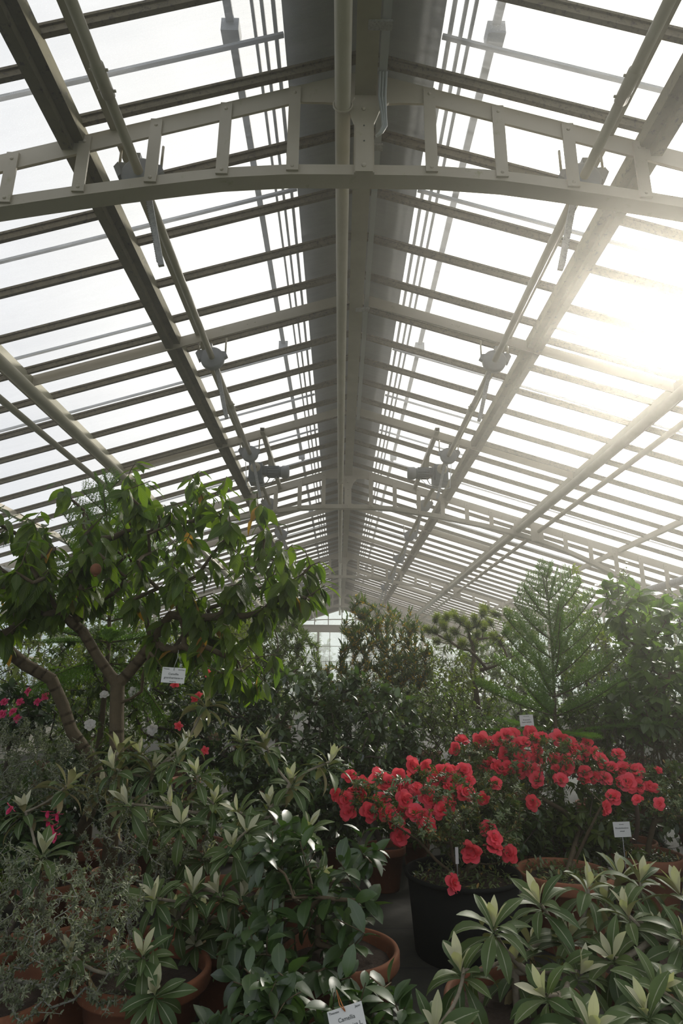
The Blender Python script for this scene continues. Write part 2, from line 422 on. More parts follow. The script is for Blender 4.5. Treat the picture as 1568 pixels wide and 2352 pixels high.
for y in (2.62, 3.45, 5.4): MB().box((.09, y, 5.125), (.14, .05, .02)).build('clip', GALV, cn)
for sg, side in ((-1, 'left'), (1, 'right')):
    pipe('heating_pipe', [(sg*3.06, .3, 4.13), (sg*3.06, 33.6, 4.12)], .052, PIPE, 'cream heating pipe below the %s roof slope, the thicker upper one of its pair' % side, group='heating pipes under the roof slopes')
    pipe('heating_pipe', [(sg*3.43, .3, 4.11), (sg*3.43, 33.6, 4.10)], .036, PIPE, 'cream heating pipe below the %s roof slope, the thinner lower one of its pair' % side, group='heating pipes under the roof slopes')
    pipe('eaves_pipe', [(sg*5.7, 2., 3.2), (sg*5.7, 33.6, 3.2)], .07, GALV, 'grey pipe running low along the %s eaves' % side, group='eaves pipes')

# ventilation gear
def ven_shaft(sg, side):
    root = tag(empty('vent_shaft'), 'long cream drive shaft of the roof vents on the %s slope' % side, 'shaft', 'roof vent drive shafts')
    x = sg*1.415; z = 4.605
    MB().tube([(x, .3, z), (x, 8.75, z)], .03, 14).tube([(x, 9.1, z), (x, 33.5, z)], .028, 12).build('shaft_tube', PIPE, root)
    for ya in (2.55, 6.6, 14.0):
        m = MB(); m.tube([(x, ya-.09, z), (x, ya+.09, z)], .037, 14)
        for q in (-.06, .06): m.tube([(x-.05, ya+q, z), (x+.05, ya+q, z)], .008, 6)
        m.build('coupling', PIPE, root)
    MB().lathe([(.001, -.012), (.075, -.012), (.08, 0), (.075, .012), (.03, .02)], (x, 8.72, z), 24, (0, -1, 0)).build('flange_disc', WHITE, root)
for sg, side in ((-1, 'left'), (1, 'right')): ven_shaft(sg, side)
def make_bracket(sg):
    root = empty('vent_bracket')
    b = MB(); x = 0; z = 0
    b.lathe([(.001, -.055), (.04, -.055), (.045, -.03), (.10, -.028), (.118, -.02), (.118, .03), (.10, .04), (.001, .045)], (x, 0, z), 26, (0, -1, 0))
    b.prism([(-.16, .04), (-.13, .095), (-.05, .085), (0, .12), (.06, .085), (.13, .075), (.15, .03), (.08, -.02), (-.08, -.02)], -.02, .03)
    b.box((-.045, 0, .10), (.07, .05, .13)); b.prism([(-.17, .05), (-.145, .09), (-.11, .0), (-.135, -.03)], -.03, .03)
    b.lathe([(.03, -.062), (.05, -.062), (.05, -.045)], (0, 0, 0), 18, (0, -1, 0))
    b.build('gear_housing', CASTG, root)
    for xx in (-.145, .125): MB().tube([(xx, 0, .06), (xx*1.0, 0, .24)], .009, 8).build('hanger_rod', PIPE, root)
    rk = MB(); a = np.array([.02, .03, .02]); e = np.array([.17, .06, -.62])
    rk.bar(a, e, .035, .022, up=(0, 1, 0))
    for q in np.linspace(.1, .95, 34):
        c = a+(e-a)*q; rk.box(c+np.array([-.016, 0, 0]), (.016, .018, .007))
    rk.build('toothed_rack', GALV, root)
    if sg > 0:
        for ch in root.children: ch.scale.x = -1
    return root
BY = [3.2, 5.5, 8.17, 10.75, 13.15, 15.8, 18.45, 20.9]
for sg, side in ((-1, 'left'), (1, 'right')):
    b0 = None
    for i, y in enumerate(BY):
        if b0 is None: b = b0 = make_bracket(sg)
        else: b = copy_tree(b0)
        b.location = (sg*1.415, y, 4.605)
        tag(b, 'grey gear bracket with toothed rack, %s vent shaft, %s from the front' % (side, RW[i]), 'bracket', 'gear brackets of the vent shafts')
def make_motor(sg, side):
    root = tag(empty('vent_motor', (sg*1.415, 9.0, 4.6)), 'dark grey finned electric vent motor and gearbox under the %s roof slope' % side, 'motor', 'electric vent motors')
    s = -sg
    g = MB(); g.box((-.02*s, 0, .0), (.20, .26, .26)); g.box((.0, -.02, -.15), (.21, .2, .06)); g.box((.12*s, 0, .05), (.08, .12, .12)); g.box((-.0, .02, .15), (.14, .12, .05))
    for k in range(7): g.box((-.10+.03*k, 0, .0), (.008, .275, .24))
    g.build('gearbox', MOTOR, root)
    mo = MB(); mo.lathe([(.001, 0), (.085, 0), (.085, .26), (.075, .27), (.001, .27)], (.15*s, .0, .03), 22, (s, 0, 0))
    for k in range(16):
        a = 2*PI*k/16; mo.box((.25*s, .088*math.cos(a), .03+.088*math.sin(a)), (.17, .014, .014))
    mo.build('motor_body', MOTOR, root)
    MB().lathe([(.001, 0), (.085, .0), (.10, .02), (.10, .10), (.088, .12), (.001, .12)], (.37*s, 0, .03), 24, (s, 0, 0)).build('fan_cover', CASTG, root)
    c = MB(); c.tube([(.2*s, -.02, -.06), (.16*s, -.05, -.16), (.05*s, -.03, -.2), (-.05*s, 0, -.17)], .008, 6)
    c.tube([(.3*s, -.02, -.06), (.2*s, -.08, -.20), (0, -.05, -.26), (-.16*s, 0, -.2), (-.2*s, .02, .2)], .006, 6); c.build('cable', COND, root)
    h = MB()
    P0 = at(603, 990, 8.0) if sg < 0 else at(1003, 990, 8.0)
    P0 = P0-np.array([sg*1.415, 9.0, 4.6]); P0[1] = -1.05
    P1 = np.array([P0[0], 1.6, P0[2]])
    for dx in (-.028, .028): h.bar(P0+[dx, 0, 0], P1+[dx, 0, 0], .006, .06)
    for dz in (-.028, .028): h.bar(P0+[0, 0, dz], P1+[0, 0, dz], .06, .006)
    h.bar(P0+np.array([0, 1.0, -.02]), P0+np.array([0, 1.15, -.28]), .06, .02)
    h.build('mounting_rail', PIPE, root)
make_motor(-1, 'left'); make_motor(1, 'right')

# far gable wall with windows and door, side walls
fw = tag(empty('wall_far'), kind='structure')
m = MB()
m.box((0, YF+.02, 4.25), (2*XW, .08, .34)); m.box((0, YF-.03, 4.43), (2*XW-3, .06, .04)); m.box((0, YF-.03, 4.07), (2*XW, .06, .05))
m.box((0, YF, .35), (2*XW, .16, .7))
m.build('rail', WHITE, fw)
m = MB()
for k in range(-8, 9):
    x = k*.75+.0
    m.box((x, YF, (4.4+zup(x)-.1)/2) if abs(x) < 3 else (x, YF, 4.3), (.05, .05, max(.1, zup(x)-.1-4.4)))
for x in np.arange(-6.3, 6.4, .63): m.box((x-.02, YF, 2.4), (.03, .04, 3.3))
for x in np.arange(-6.3, 6.4, 1.89): m.box((x-.65, YF, 2.2), (.11, .1, 3.9))
for z in (.9, 1.7, 2.5, 3.3): m.box((0, YF, z), (2*XW, .035, .03))
m.strip([(x, min(4.78-.02*x*x, 5.2)) for x in np.linspace(-4, 4, 17)], [(x, min(4.78-.02*x*x, 5.2)-.05) for x in np.linspace(-4, 4, 17)], YF-.03, YF+.03)
for sg in (-1, 1): m.bar((0, YF, zup(0)-.05), (sg*XW, YF, zlo(XW)-.05), .09, .12)
m.build('glazing_frame', WHITE, fw)
g = MB(); g.prism([(-XW, .7), (XW, .7), (XW, zlo(XW)), (0, 5.4), (-XW, zlo(XW))], YF+.03, YF+.036); g.build('glass', GLASSW, fw)
for sg, nm in ((-1, 'wall_left'), (1, 'wall_right')):
    w = tag(empty(nm), kind='structure'); x = sg*XW
    MB().box((x, 17, .4), (.2, 33.8, .8)).build('plinth', paint('rendered_wall', (.45, .44, .38), (.35, .34, .28), .85, 3.), w)
    m = MB()
    for k in range(32): m.box((x, .5+k*1.081, 2.0), (.05, .045, 2.5))
    m.box((x, 17, 1.9), (.045, 33.8, .05)); m.box((x, 17, .84), (.12, 33.8, .06)); m.build('glazing_frame', WHITE, w)
    MB().box((x+sg*.01, 17, 2.0), (.006, 33.8, 2.4)).build('glass', GLASSW, w)
# thin haze volume added throughout the house to spread the low sun's glare
vm, vn, vl = mk('glare_scatter')
vo_ = N(vn, 'ShaderNodeOutputMaterial'); vs_ = N(vn, 'ShaderNodeVolumeScatter', Density=.0135, Anisotropy=.87)
vs_.inputs[0].default_value = (1, .97, .90, 1)
vl.new(vs_.outputs[0], vo_.inputs['Volume'])
tag(MB().prism([(-7.0, 3.7), (0, 5.85), (7.0, 3.7), (7.0, -.22), (-7.0, -.22)], -2.0, 34.2).build('glare_haze', vm),
    'thin haze added for the sun glare, filling the whole glasshouse', 'haze', kind='stuff')
# ================================================================ PLANT TOOLS
def nrm(a): return a/(np.linalg.norm(a, axis=-1, keepdims=True)+1e-9)
class FO:
    """collects leaf blades (quads with uv and a per-leaf value) as ONE mesh"""
    def __init__(s): s.V = []; s.Q = []; s.UV = []; s.A = []; s.n = 0
    def blades(s, pos, d, up, L, W, bend=.3, fold=.25, m=4, prof=None, var=None, rng=None, wave=0.):
        pos = np.atleast_2d(pos); n = len(pos)
        if n == 0: return s
        d = nrm(np.atleast_2d(d)); up = np.atleast_2d(up)+np.zeros((n, 3))
        sd_ = nrm(np.cross(d, up)+1e-6); up = np.cross(sd_, d)
        L = np.broadcast_to(L, n); W = np.broadcast_to(W, n); b = np.broadcast_to(bend, n)+1e-3; fo = np.broadcast_to(fold, n)
        if var is None: var = (rng or np.random).random(n)
        t = np.linspace(0, 1, m+1)
        if prof is None: p = np.sin(PI*t**.85)**.8
        else: p = np.interp(t, np.linspace(0, 1, len(prof)), prof)
        p = np.maximum(p, .03)
        bt = b[:, None]*t[None]
        A = np.sin(bt)/b[:, None]; B = -(1-np.cos(bt))/b[:, None]
        c = pos[:, None]+L[:, None, None]*(d[:, None]*A[..., None]+up[:, None]*B[..., None])
        nn = up[:, None]*np.cos(bt)[..., None]+d[:, None]*np.sin(bt)[..., None]
        w = (W[:, None]*p[None]*.5)
        wx = w*np.cos(fo)[:, None]; wz = w*np.sin(fo)[:, None]
        if wave: wz = wz+wave*W[:, None]*np.sin(t*13+var[:, None]*20)*p
        l_ = c-sd_[:, None]*wx[..., None]+nn*wz[..., None]
        r_ = c+sd_[:, None]*wx[..., None]+nn*wz[..., None]
        V = np.stack([l_, c, r_], 2).reshape(-1, 3)           # n,(m+1),3
        k = 3*(m+1); i = np.arange(m)*3
        q = np.concatenate([np.stack([i, i+3, i+4, i+1], 1)[:, ::-1], np.stack([i+1, i+4, i+5, i+2], 1)[:, ::-1]])
        q = q[:, ::-1] if False else q
        Q = (q[None]+(np.arange(n)*k)[:, None, None]).reshape(-1, 4)+s.n
        uvv = np.stack([np.tile([0, .5, 1.], m+1), np.repeat(t, 3)], 1)
        s.V.append(V); s.Q.append(Q); s.UV.append(np.tile(uvv, (n, 1))); s.A.append(np.repeat(var, k)); s.n += len(V)
        return s
    def count(s): return s.n
    def build(s, name, mat, parent=None, smooth=True):
        V = np.concatenate(s.V).astype(np.float32); Q = np.concatenate(s.Q).astype(np.int32)
        UV = np.concatenate(s.UV).astype(np.float32); A = np.concatenate(s.A).astype(np.float32)
        me = bpy.data.meshes.new(name)
        me.vertices.add(len(V)); me.vertices.foreach_set('co', V.ravel())
        me.loops.add(Q.size); me.loops.foreach_set('vertex_index', Q.ravel())
        me.polygons.add(len(Q)); me.polygons.foreach_set('loop_start', np.arange(0, Q.size, 4, dtype=np.int32))
        me.polygons.foreach_set('loop_total', np.full(len(Q), 4, np.int32))
        me.polygons.foreach_set('use_smooth', np.full(len(Q), smooth))
        u = me.uv_layers.new(name='UVMap'); u.data.foreach_set('uv', UV[Q.ravel()].ravel())
        at_ = me.attributes.new('var', 'FLOAT', 'POINT'); at_.data.foreach_set('value', A)
        me.materials.append(mat); me.update(calc_edges=True)
        return link(name, me, parent)

class Skel:
    """branch skeleton: every target joins the nearest wood already there"""
    def __init__(s, base): s.P = [np.array(base, float)]; s.par = [-1]; s.tips = []
    def poly(s, pts, start=None, nseg=3):
        """a limb through given points; start = index of the node it leaves from"""
        i = len(s.P)-1 if start is None else start
        out = []
        for p in pts:
            p = np.array(p, float); a = s.P[i]
            for q in range(1, nseg+1):
                s.P.append(a+(p-a)*q/nseg); s.par.append(i); i = len(s.P)-1
            out.append(i)
        return out
    def nearest(s, p): return int(np.argmin(((np.array(s.P)-p)**2).sum(1)))
    def grow(s, T, rng, seg=.09, wig=.15, low=.6, gravity=0.):
        T = np.asarray(T, float); base = s.P[0]
        order = np.argsort(np.linalg.norm(T-base, axis=1))
        buf = np.zeros((len(s.P)+int(np.linalg.norm(T-base, axis=1).sum()/seg)+5*len(T)+10, 3)); nb = len(s.P); buf[:nb] = s.P
        for j in order:
            if len(s.P) > nb: buf[nb:len(s.P)] = s.P[nb:]; nb = len(s.P)
            p = T[j]; P = buf[:nb]
            d = np.linalg.norm(P-p, axis=1); pen = low*np.maximum(0, P[:, 2]-p[2]+.03)
            i = int(np.argmin(d+pen*1.5))
            a = s.P[i]; L = np.linalg.norm(p-a); k = max(1, int(round(L/seg)))
            mid = rng.normal(0, 1, 3)*wig*L; mid[2] = -abs(mid[2])*.6-gravity*L
            for q in range(1, k+1):
                t = q/k; s.P.append(a+(p-a)*t+mid*4*t*(1-t)*.35); s.par.append(i); i = len(s.P)-1
            s.tips.append(i)
        return s
    def finish(s, r_tip=.0022, r_base=.03, expo=.5):
        n = len(s.P); c = np.zeros(n); hs = np.zeros(n, bool)
        for i in range(n-1, 0, -1):
            if not hs[i]: c[i] += 1
            c[s.par[i]] += c[i]; hs[s.par[i]] = True
        c = np.maximum(c, 1)
        mx = c.max(); s.r = r_tip+(r_base-r_tip)*((c-1)/max(1, mx-1))**expo
        s.Pa = np.array(s.P); s.paa = np.array(s.par); return s
    def wood(s, name, mat, parent, nf=.03, sides=(8, 4)):
        """frusta, finer for thick wood"""
        ch = np.arange(1, len(s.P)); pa = s.paa[ch]
        A = s.Pa[pa]; B = s.Pa[ch]; ra = s.r[pa]; rb = s.r[ch]
        ra = np.minimum(ra, rb*1.35)
        d = B-A; L = np.linalg.norm(d, axis=1); ok = L > 1e-5
        A, B, ra, rb, d = A[ok], B[ok], ra[ok], rb[ok], nrm(d[ok])
        Vs = []; Fs = []; off = 0
        for thick in (True, False):
            k = sides[0] if thick else sides[1]
            s_ = (rb > nf) if thick else (rb <= nf)
            if thick: s_ = rb > .008
            else: s_ = rb <= .008
            a, b_, r1, r2, dd = A[s_], B[s_], ra[s_], rb[s_], d[s_]
            if not len(a): continue
            ref = np.where(np.abs(dd[:, 2:3]) < .9, np.array([[0, 0, 1.]]), np.array([[1., 0, 0]]))
            u = nrm(np.cross(dd, ref)); w = np.cross(dd, u)
            th = 2*PI*np.arange(k)/k; ring = np.cos(th)[None, :, None]*u[:, None]+np.sin(th)[None, :, None]*w[:, None]
            e = dd*np.minimum(r1, .02)[:, None]*.5
            Va = (a-e)[:, None]+ring*r1[:, None, None]; Vb = (b_+e*.6)[:, None]+ring*r2[:, None, None]
            V = np.concatenate([Va, Vb], 1).reshape(-1, 3)
            i = np.arange(k); q = np.stack([i, (i+1) % k, k+(i+1) % k, k+i], 1)
            F = (q[None]+(np.arange(len(a))*2*k)[:, None, None]).reshape(-1, 4)+off
            Vs.append(V); Fs.append(F); off += len(V)
        V = np.concatenate(Vs).astype(np.float32); Q = np.concatenate(Fs).astype(np.int32)
        me = bpy.data.meshes.new(name)
        me.vertices.add(len(V)); me.vertices.foreach_set('co', V.ravel())
        me.loops.add(Q.size); me.loops.foreach_set('vertex_index', Q.ravel())
        me.polygons.add(len(Q)); me.polygons.foreach_set('loop_start', np.arange(0, Q.size, 4, dtype=np.int32))
        me.polygons.foreach_set('loop_total', np.full(len(Q), 4, np.int32)); me.polygons.foreach_set('use_smooth', np.full(len(Q), True))
        me.materials.append(mat); me.update(calc_edges=True)
        return link(name, me, parent)
    def shoots(s, back=2):
        """(position, direction) along the last stretches of wood towards every tip"""
        P0 = []; D = []
        for i in s.tips:
            j = i; 
            for _ in range(back):
                k = s.par[j]
                if k < 0: break
                P0.append((s.P[k], s.P[j])); j = k
        P0 = np.array(P0); return P0[:, 0], P0[:, 1]
    def tipdirs(s):
        i = np.array(s.tips); return s.Pa[i], nrm(s.Pa[i]-s.Pa[s.paa[i]])

def blob(rng, n, c, r, shell=.55, zmin=None):
    """points in an ellipsoid, denser towards its skin"""
    v = nrm(rng.normal(0, 1, (n, 3))); q = (shell+(1-shell)*rng.random(n)) if shell else rng.random(n)**(1/3)
    q = np.where(rng.random(n) < .75, q, rng.random(n)**(1/3))
    p = np.array(c)+v*q[:, None]*np.array(r)
    if zmin is not None: p[:, 2] = np.maximum(p[:, 2], zmin+rng.random(n)*.1)
    return p
def leaves_along(fo, rng, A, B, per, L, W, out=.9, droop=.15, bend=.4, fold=.25, m=4, prof=None, jit=.25, var=None, lscale=.25, wave=0., upb=.35):
    """alternate leaves round each stretch A->B"""
    n = len(A); T = (rng.random((n, per))*.9+np.arange(per)[None]/per*.1)
    P = (A[:, None]+(B-A)[:, None]*T[..., None]).reshape(-1, 3)
    ax = np.repeat(nrm(B-A), per, 0)
    rnd = nrm(rng.normal(0, 1, P.shape)); side = nrm(rnd-ax*(rnd*ax).sum(1)[:, None])
    side[:, 2] += upb*0; d = nrm(ax*(1-out)+side*out+rng.normal(0, jit, P.shape)*.5+np.array([0, 0, -droop]))
    up = nrm(np.array([0, 0, 1.])+ax*.5+rng.normal(0, jit, P.shape))
    l = L*(1+rng.normal(0, lscale, len(P)).clip(-.5, .5))
    fo.blades(P, d, up, l, l*(W/L), bend, fold, m, prof, var if var is None else np.full(len(P), var), rng, wave)

POTS = {}
def pot(root, loc, r, h, mat, soil=True, kind='terracotta', seed=0):
    """flower pot with rolled rim (parts pot, soil) at loc on the floor"""
    x, y = loc; k = (round(r, 3), round(h, 3), kind)
    m = MB()
    if kind == 'terracotta':
        pr_ = [(.001, .0), (r*.66, .0), (r*.68, .01), (r*.90, h*.80), (r*.915, h*.80), (r*.98, h*.815), (r*1.0, h*.84), (r*1.0, h*.965), (r*.985, h*.99), (r*.95, h), (r*.915, h*.99), (r*.90, h*.93), (r*.87, h*.80)]
    else:
        pr_ = [(.001, 0), (r*.84, 0), (r*.86, .01), (r*.97, h*.93), (r*.97, h*.93), (r*1.02, h*.945), (r*1.03, h*.97), (r*1.01, h), (r*.97, h*.99), (r*.955, h*.93), (r*.93, h*.80)]
    m.lathe(pr_, (x, y, 0), 48); m.build('pot', mat, root)
    if soil:
        rng = np.random.default_rng(seed); s = MB(); V = [(x, y, h*.86)]; F = []; K = 28; R = 6
        for j in range(1, R+1):
            for q in range(K):
                a = 2*PI*q/K; rr = r*.89*j/R; V.append((x+rr*math.cos(a), y+rr*math.sin(a), h*.86+rng.normal(0, .006)-.01*(j == R)))
        for q in range(K): F.append((0, 1+q, 1+(q+1) % K))
        for j in range(R-1):
            for q in range(K): F.append((1+j*K+q, 1+(j+1)*K+q, 1+(j+1)*K+(q+1) % K, 1+j*K+(q+1) % K))
        s.add(V, F); s.build('soil', SOIL, root)
BARK = paint('grey_brown_bark', (.105, .075, .035), (.06, .045, .02), .85, 25., .6, bump=.5)
BARKD = paint('dark_bark', (.075, .055, .035), (.05, .04, .025), .85, 25., .6, bump=.4)
BARKP = paint('pale_knobbly_bark', (.26, .23, .16), (.15, .125, .08), .85, 45., .6, bump=.6)
TWIGG = paint('silvery_twig', (.24, .24, .19), (.15, .15, .11), .7, 30., .5)
TWIGR = paint('reddish_twig', (.12, .07, .045), (.08, .05, .03), .7, 30., .5)

# leaf materials
L_GRAN = leaf('quilted_green_leaf', (.045, .085, .008), (.11, .155, .012), .32, .45, vein=(.12, .16, .04), back=(.085, .125, .03), old=(.34, .17, .03), old_at=.982, bump=.35, spec=.35)
L_CAM = leaf('glossy_dark_leaf', (.020, .048, .010), (.045, .085, .018), .38, .2, vein=(.055, .09, .03), back=(.06, .09, .03), spec=.8)
L_CAM2 = leaf('glossy_green_leaf', (.035, .07, .016), (.075, .12, .028), .34, .25, vein=(.08, .12, .04), back=(.08, .115, .04), spec=1.)
L_FELT = leaf('felted_leaf', (.045, .078, .022), (.085, .12, .036), .48, .12, vein=(.26, .28, .17), back=(.40, .32, .17), spec=.25, vein_w=.035)
L_FELTY = leaf('young_felted_leaf', (.36, .36, .24), (.46, .44, .30), .7, .15, vein=(.42, .40, .28), back=(.46, .42, .30), spec=.2)
L_SILV = leaf('silvery_small_leaf', (.085, .105, .05), (.19, .205, .12), .55, .15, spec=.4)
L_AZA = leaf('azalea_leaf', (.06, .10, .03), (.14, .17, .06), .3, .25, old=(.30, .20, .06), old_at=.93)
L_BUSH = leaf('midgreen_leaf', (.05, .085, .015), (.11, .15, .025), .30, .4, back=(.06, .09, .03))
L_YEL = leaf('yellowgreen_leaf', (.10, .14, .02), (.19, .21, .03), .4, .4)
L_FINE = leaf('small_bright_leaf', (.07, .11, .03), (.15, .19, .06), .25, .3)
L_ACA = leaf('wattle_leaf', (.05, .085, .025), (.09, .125, .04), .4, .3)
L_SPIKE = leaf('wattle_flower', (.42, .26, .03), (.58, .38, .06), .7, .3)
L_NEED = leaf('soft_needle', (.06, .125, .018), (.12, .20, .032), .5, .4)
L_PINE = leaf('fresh_tuft_needle', (.14, .19, .02), (.30, .32, .045), .5, .35)
L_PINED = leaf('older_tuft_needle', (.05, .085, .02), (.09, .13, .03), .5, .25)
L_HEATH = leaf('heath_needle', (.06, .065, .025), (.11, .10, .045), .7, .15)
L_BIG = leaf('broad_fresh_leaf', (.07, .12, .03), (.12, .18, .045), .35, .45, vein=(.17, .22, .08), back=(.12, .17, .06))
F_RED = leaf('azalea_petal', (.82, .055, .075), (.90, .11, .15), .5, .35, tcol=(.98, .16, .17), spec=.25)
F_PINK = leaf('fuchsia_petal', (.65, .03, .13), (.75, .07, .2), .5, .35, tcol=(.9, .15, .3), spec=.25)
F_WHT = leaf('white_petal', (.80, .76, .70), (.85, .82, .78), .5, .35, tcol=(.8, .75, .65), spec=.25)
F_YEL = paint('yellow_stamens', (.75, .5, .06), rough=.7)
OV = [.05, .62, .95, 1., .86, .58, .06]         # ovate outline
OB = [.12, .45, .78, 1., .98, .72, .10]         # widest past the middle
LN = [.15, .8, 1., .9, .65, .05]
# ================================================================ THE PLANTS
def in_poly(x, y, poly):
    c = np.zeros(len(x), bool); n = len(poly)
    for i in range(n):
        x1, y1 = poly[i]; x2, y2 = poly[(i+1) % n]
        k = ((y1 > y) != (y2 > y)) & (x < (x2-x1)*(y-y1)/((y2-y1) or 1e-9)+x1)
        c ^= k
    return c
def crown(poly, n, Y0, Y1, rng):
    """n points in a crown: its outline as seen from the path, its depth from Y0 to Y1 (rounded front to back)"""
    P = np.array(poly, float); lo, hi = P.min(0), P.max(0); out = []
    cx, cy = (lo+hi)/2; hw, hh = (hi-lo)/2
    while len(out) < n:
        x = rng.uniform(lo[0], hi[0], 4*n); y = rng.uniform(lo[1], hi[1], 4*n); k = in_poly(x, y, poly)
        for a, b in zip(x[k], y[k]):
            q = min(1, ((a-cx)/hw)**2*.8+((b-cy)/hh)**2*.8); h = math.sqrt(max(.12, 1-q))
            Y = (Y0+Y1)/2+(Y1-Y0)/2*h*rng.uniform(-1, 1)
            out.append(at(a, b, Y))
            if len(out) >= n: break
    return np.array(out)
def thing(name, loc, label, cat, group=None):
    r = empty(name, loc); tag(r, label, cat, group); return r
def settle(root):
    """children were built in world coordinates: keep them there under the root standing at the base"""
    inv = Matrix.Translation(root.location).inverted()
    for c in root.children: c.matrix_parent_inverse = inv
    return root
def ground(px, py_at, Y):
    p = at(px, py_at, Y); return (float(p[0]), float(Y), 0.0)
def shrub(name, label, cat, poly, Y, base, leafmat, L, W, n=120, per=3, bark=BARKD, seed=1, r_base=.02, r_tip=.0018, potspec=None, seg=.09, wig=.15,
          out=.85, droop=.15, bend=.4, fold=.25, m=3, prof=OV, back=2, limbs=None, low=.6, extra=None, group=None, jit=.3, lname='foliage', z0=None, var=None):
    rng = np.random.default_rng(seed)
    root = thing(name, (base[0], base[1], 0), label, cat, group)
    zb = 0.0
    if potspec:
        r, h, mat, kind = potspec; pot(root, (base[0], base[1]), r, h, mat, True, kind, seed); zb = h*.85
    sk = Skel((base[0], base[1], zb if z0 is None else z0))
    if limbs:
        for L_ in limbs: sk.poly(L_[1:], start=(sk.nearest(L_[0]) if L_[0] is not None else 0))
    T = crown(poly, n, Y[0], Y[1], rng); T = T[T[:, 2] > zb+.06]
    sk.grow(T, rng, seg, wig, low); sk.finish(r_tip, r_base)
    sk.wood('branches', bark, root)
    A, B = sk.shoots(back)
    fo = FO(); leaves_along(fo, rng, A, B, per, L, W, out, droop, bend, fold, m, prof, jit, var)
    if extra: extra(root, sk, rng, fo)
    fo.build(lname, leafmat, root)
    return root, sk, rng
TP = (.24, .36, TERRA, 'terracotta')

# ---- petals
def flower_mesh(name, seed, mat, rings, R, wave=.12, centre=None):
    rng = np.random.default_rng(seed); fo = FO()
    for k, el, L, W, bd in rings:
        a = np.arange(k)*2*PI/k+rng.random()*6+rng.normal(0, .12, k); e = el+rng.normal(0, .12, k)
        d = np.stack([np.cos(a)*np.cos(e), np.sin(a)*np.cos(e), np.sin(e)], 1)
        up = np.stack([-np.cos(a)*np.sin(e), -np.sin(a)*np.sin(e), np.cos(e)], 1)
        fo.blades(np.zeros((k, 3)), d, up, R*L*(1+rng.normal(0, .07, k)), R*W, bd, .25, 5, [.25, .7, 1, 1.05, .9, .35], None, rng, wave)
    o = fo.build(name, mat); me = o.data; bpy.data.objects.remove(o)
    return me
AZ = [flower_mesh('azalea_flower', s, F_RED, [(5, .25, 1.0, .95, .5), (5, .75, .85, .85, .5), (4, 1.15, .62, .65, .3)], .056) for s in (1, 2, 3, 4)]
AZB = flower_mesh('azalea_bud', 5, F_RED, [(4, 1.3, .75, .35, -.3)], .03)
WH = flower_mesh('white_flower', 7, F_WHT, [(6, .25, 1.0, .8, .6), (5, .7, .7, .6, .4)], .042)
PK = flower_mesh('pink_flower', 9, F_PINK, [(7, .2, 1.0, .7, .5), (6, .7, .8, .6, .4), (5, 1.1, .5, .5, .2)], .05)
RD = flower_mesh('red_flower', 11, F_RED, [(5, .5, 1.0, .7, .4), (4, 1.0, .7, .5, .2)], .04)
FU = flower_mesh('fuchsia_flower', 13, F_PINK, [(4, .3, 1.0, .35, .6), (5, 1.2, 1.0, .5, -.2)], .045)
def put_flower(me, name, p, face, root, s=1., spin=0.):
    o = bpy.data.objects.new(name, me); col.objects.link(o); o.parent = root
    q = Vector(face).to_track_quat('Z', 'Y').to_matrix() @ Matrix.Rotation(spin, 3, 'Z')
    o.matrix_basis = Matrix.Translation(Vector(p)) @ q.to_4x4() @ Matrix.Diagonal((s, s, s, 1)); return o

# ---- 1 big-leaved camellia tree, left
rng = np.random.default_rng(5)
Yt = 3.75
def W(x, y, Y=Yt): return at(x, y, Y)
g0 = W(268, 1720); base = (g0[0]+.02, Yt+.02)
root = thing('camellia_tree', (base[0], base[1], 0), 'tall camellia tree with large drooping quilted leaves and forked trunk behind the name card', 'tree')
pot(root, base, .20, .36, TERRA, True, 'terracotta', 3)
sk = Skel((base[0], base[1], .3))
sk.poly([W(268, 1760), W(268, 1640), W(270, 1572)]); fork = len(sk.P)-1
sk.poly([W(225, 1510, 3.70), W(190, 1450, 3.65), W(163, 1428, 3.6), W(125, 1390, 3.55), W(100, 1350, 3.5), W(60, 1280, 3.5)], fork)
i163 = sk.nearest(W(163, 1428, 3.6)); sk.poly([W(183, 1418, 3.6), W(190, 1330, 3.65), W(215, 1240, 3.7)], i163)
r1 = sk.poly([W(300, 1540, 3.75), W(350, 1480, 3.7), W(370, 1440, 3.65), W(392, 1412, 3.6), W(440, 1420, 3.6), W(500, 1416, 3.6), W(600, 1413, 3.65)], fork)
iA = sk.nearest(W(350, 1480, 3.7)); sk.poly([W(340, 1443, 3.72), W(333, 1405, 3.75), W(300, 1392, 3.8), W(255, 1358, 3.8), W(230, 1300, 3.85)], iA)
sk.poly([W(400, 1494, 3.65), W(422, 1483, 3.6), W(423, 1450, 3.6), W(408, 1390, 3.6), W(402, 1350, 3.6), W(455, 1320, 3.6), W(490, 1270, 3.55)], iA)
iB = sk.nearest(W(500, 1416, 3.6)); sk.poly([W(525, 1388, 3.6), W(570, 1335, 3.6), W(600, 1280, 3.6), W(610, 1220, 3.6)], iB)
iC = sk.nearest(W(422, 1483, 3.6)); sk.poly([W(445, 1500, 3.6), W(470, 1485, 3.55), W(525, 1510, 3.55), W(580, 1512, 3.5), W(630, 1503, 3.5)], iC)
sk.poly([W(600, 1405, 3.6), W(660, 1360, 3.6), W(712, 1300, 3.6)], sk.nearest(W(560, 1414, 3.63)))
iD = sk.nearest(W(268, 1620)); sk.poly([W(300, 1605, 3.7), W(325, 1588, 3.65), W(328, 1550, 3.6), W(345, 1500, 3.55), W(372, 1532, 3.5)], iD)
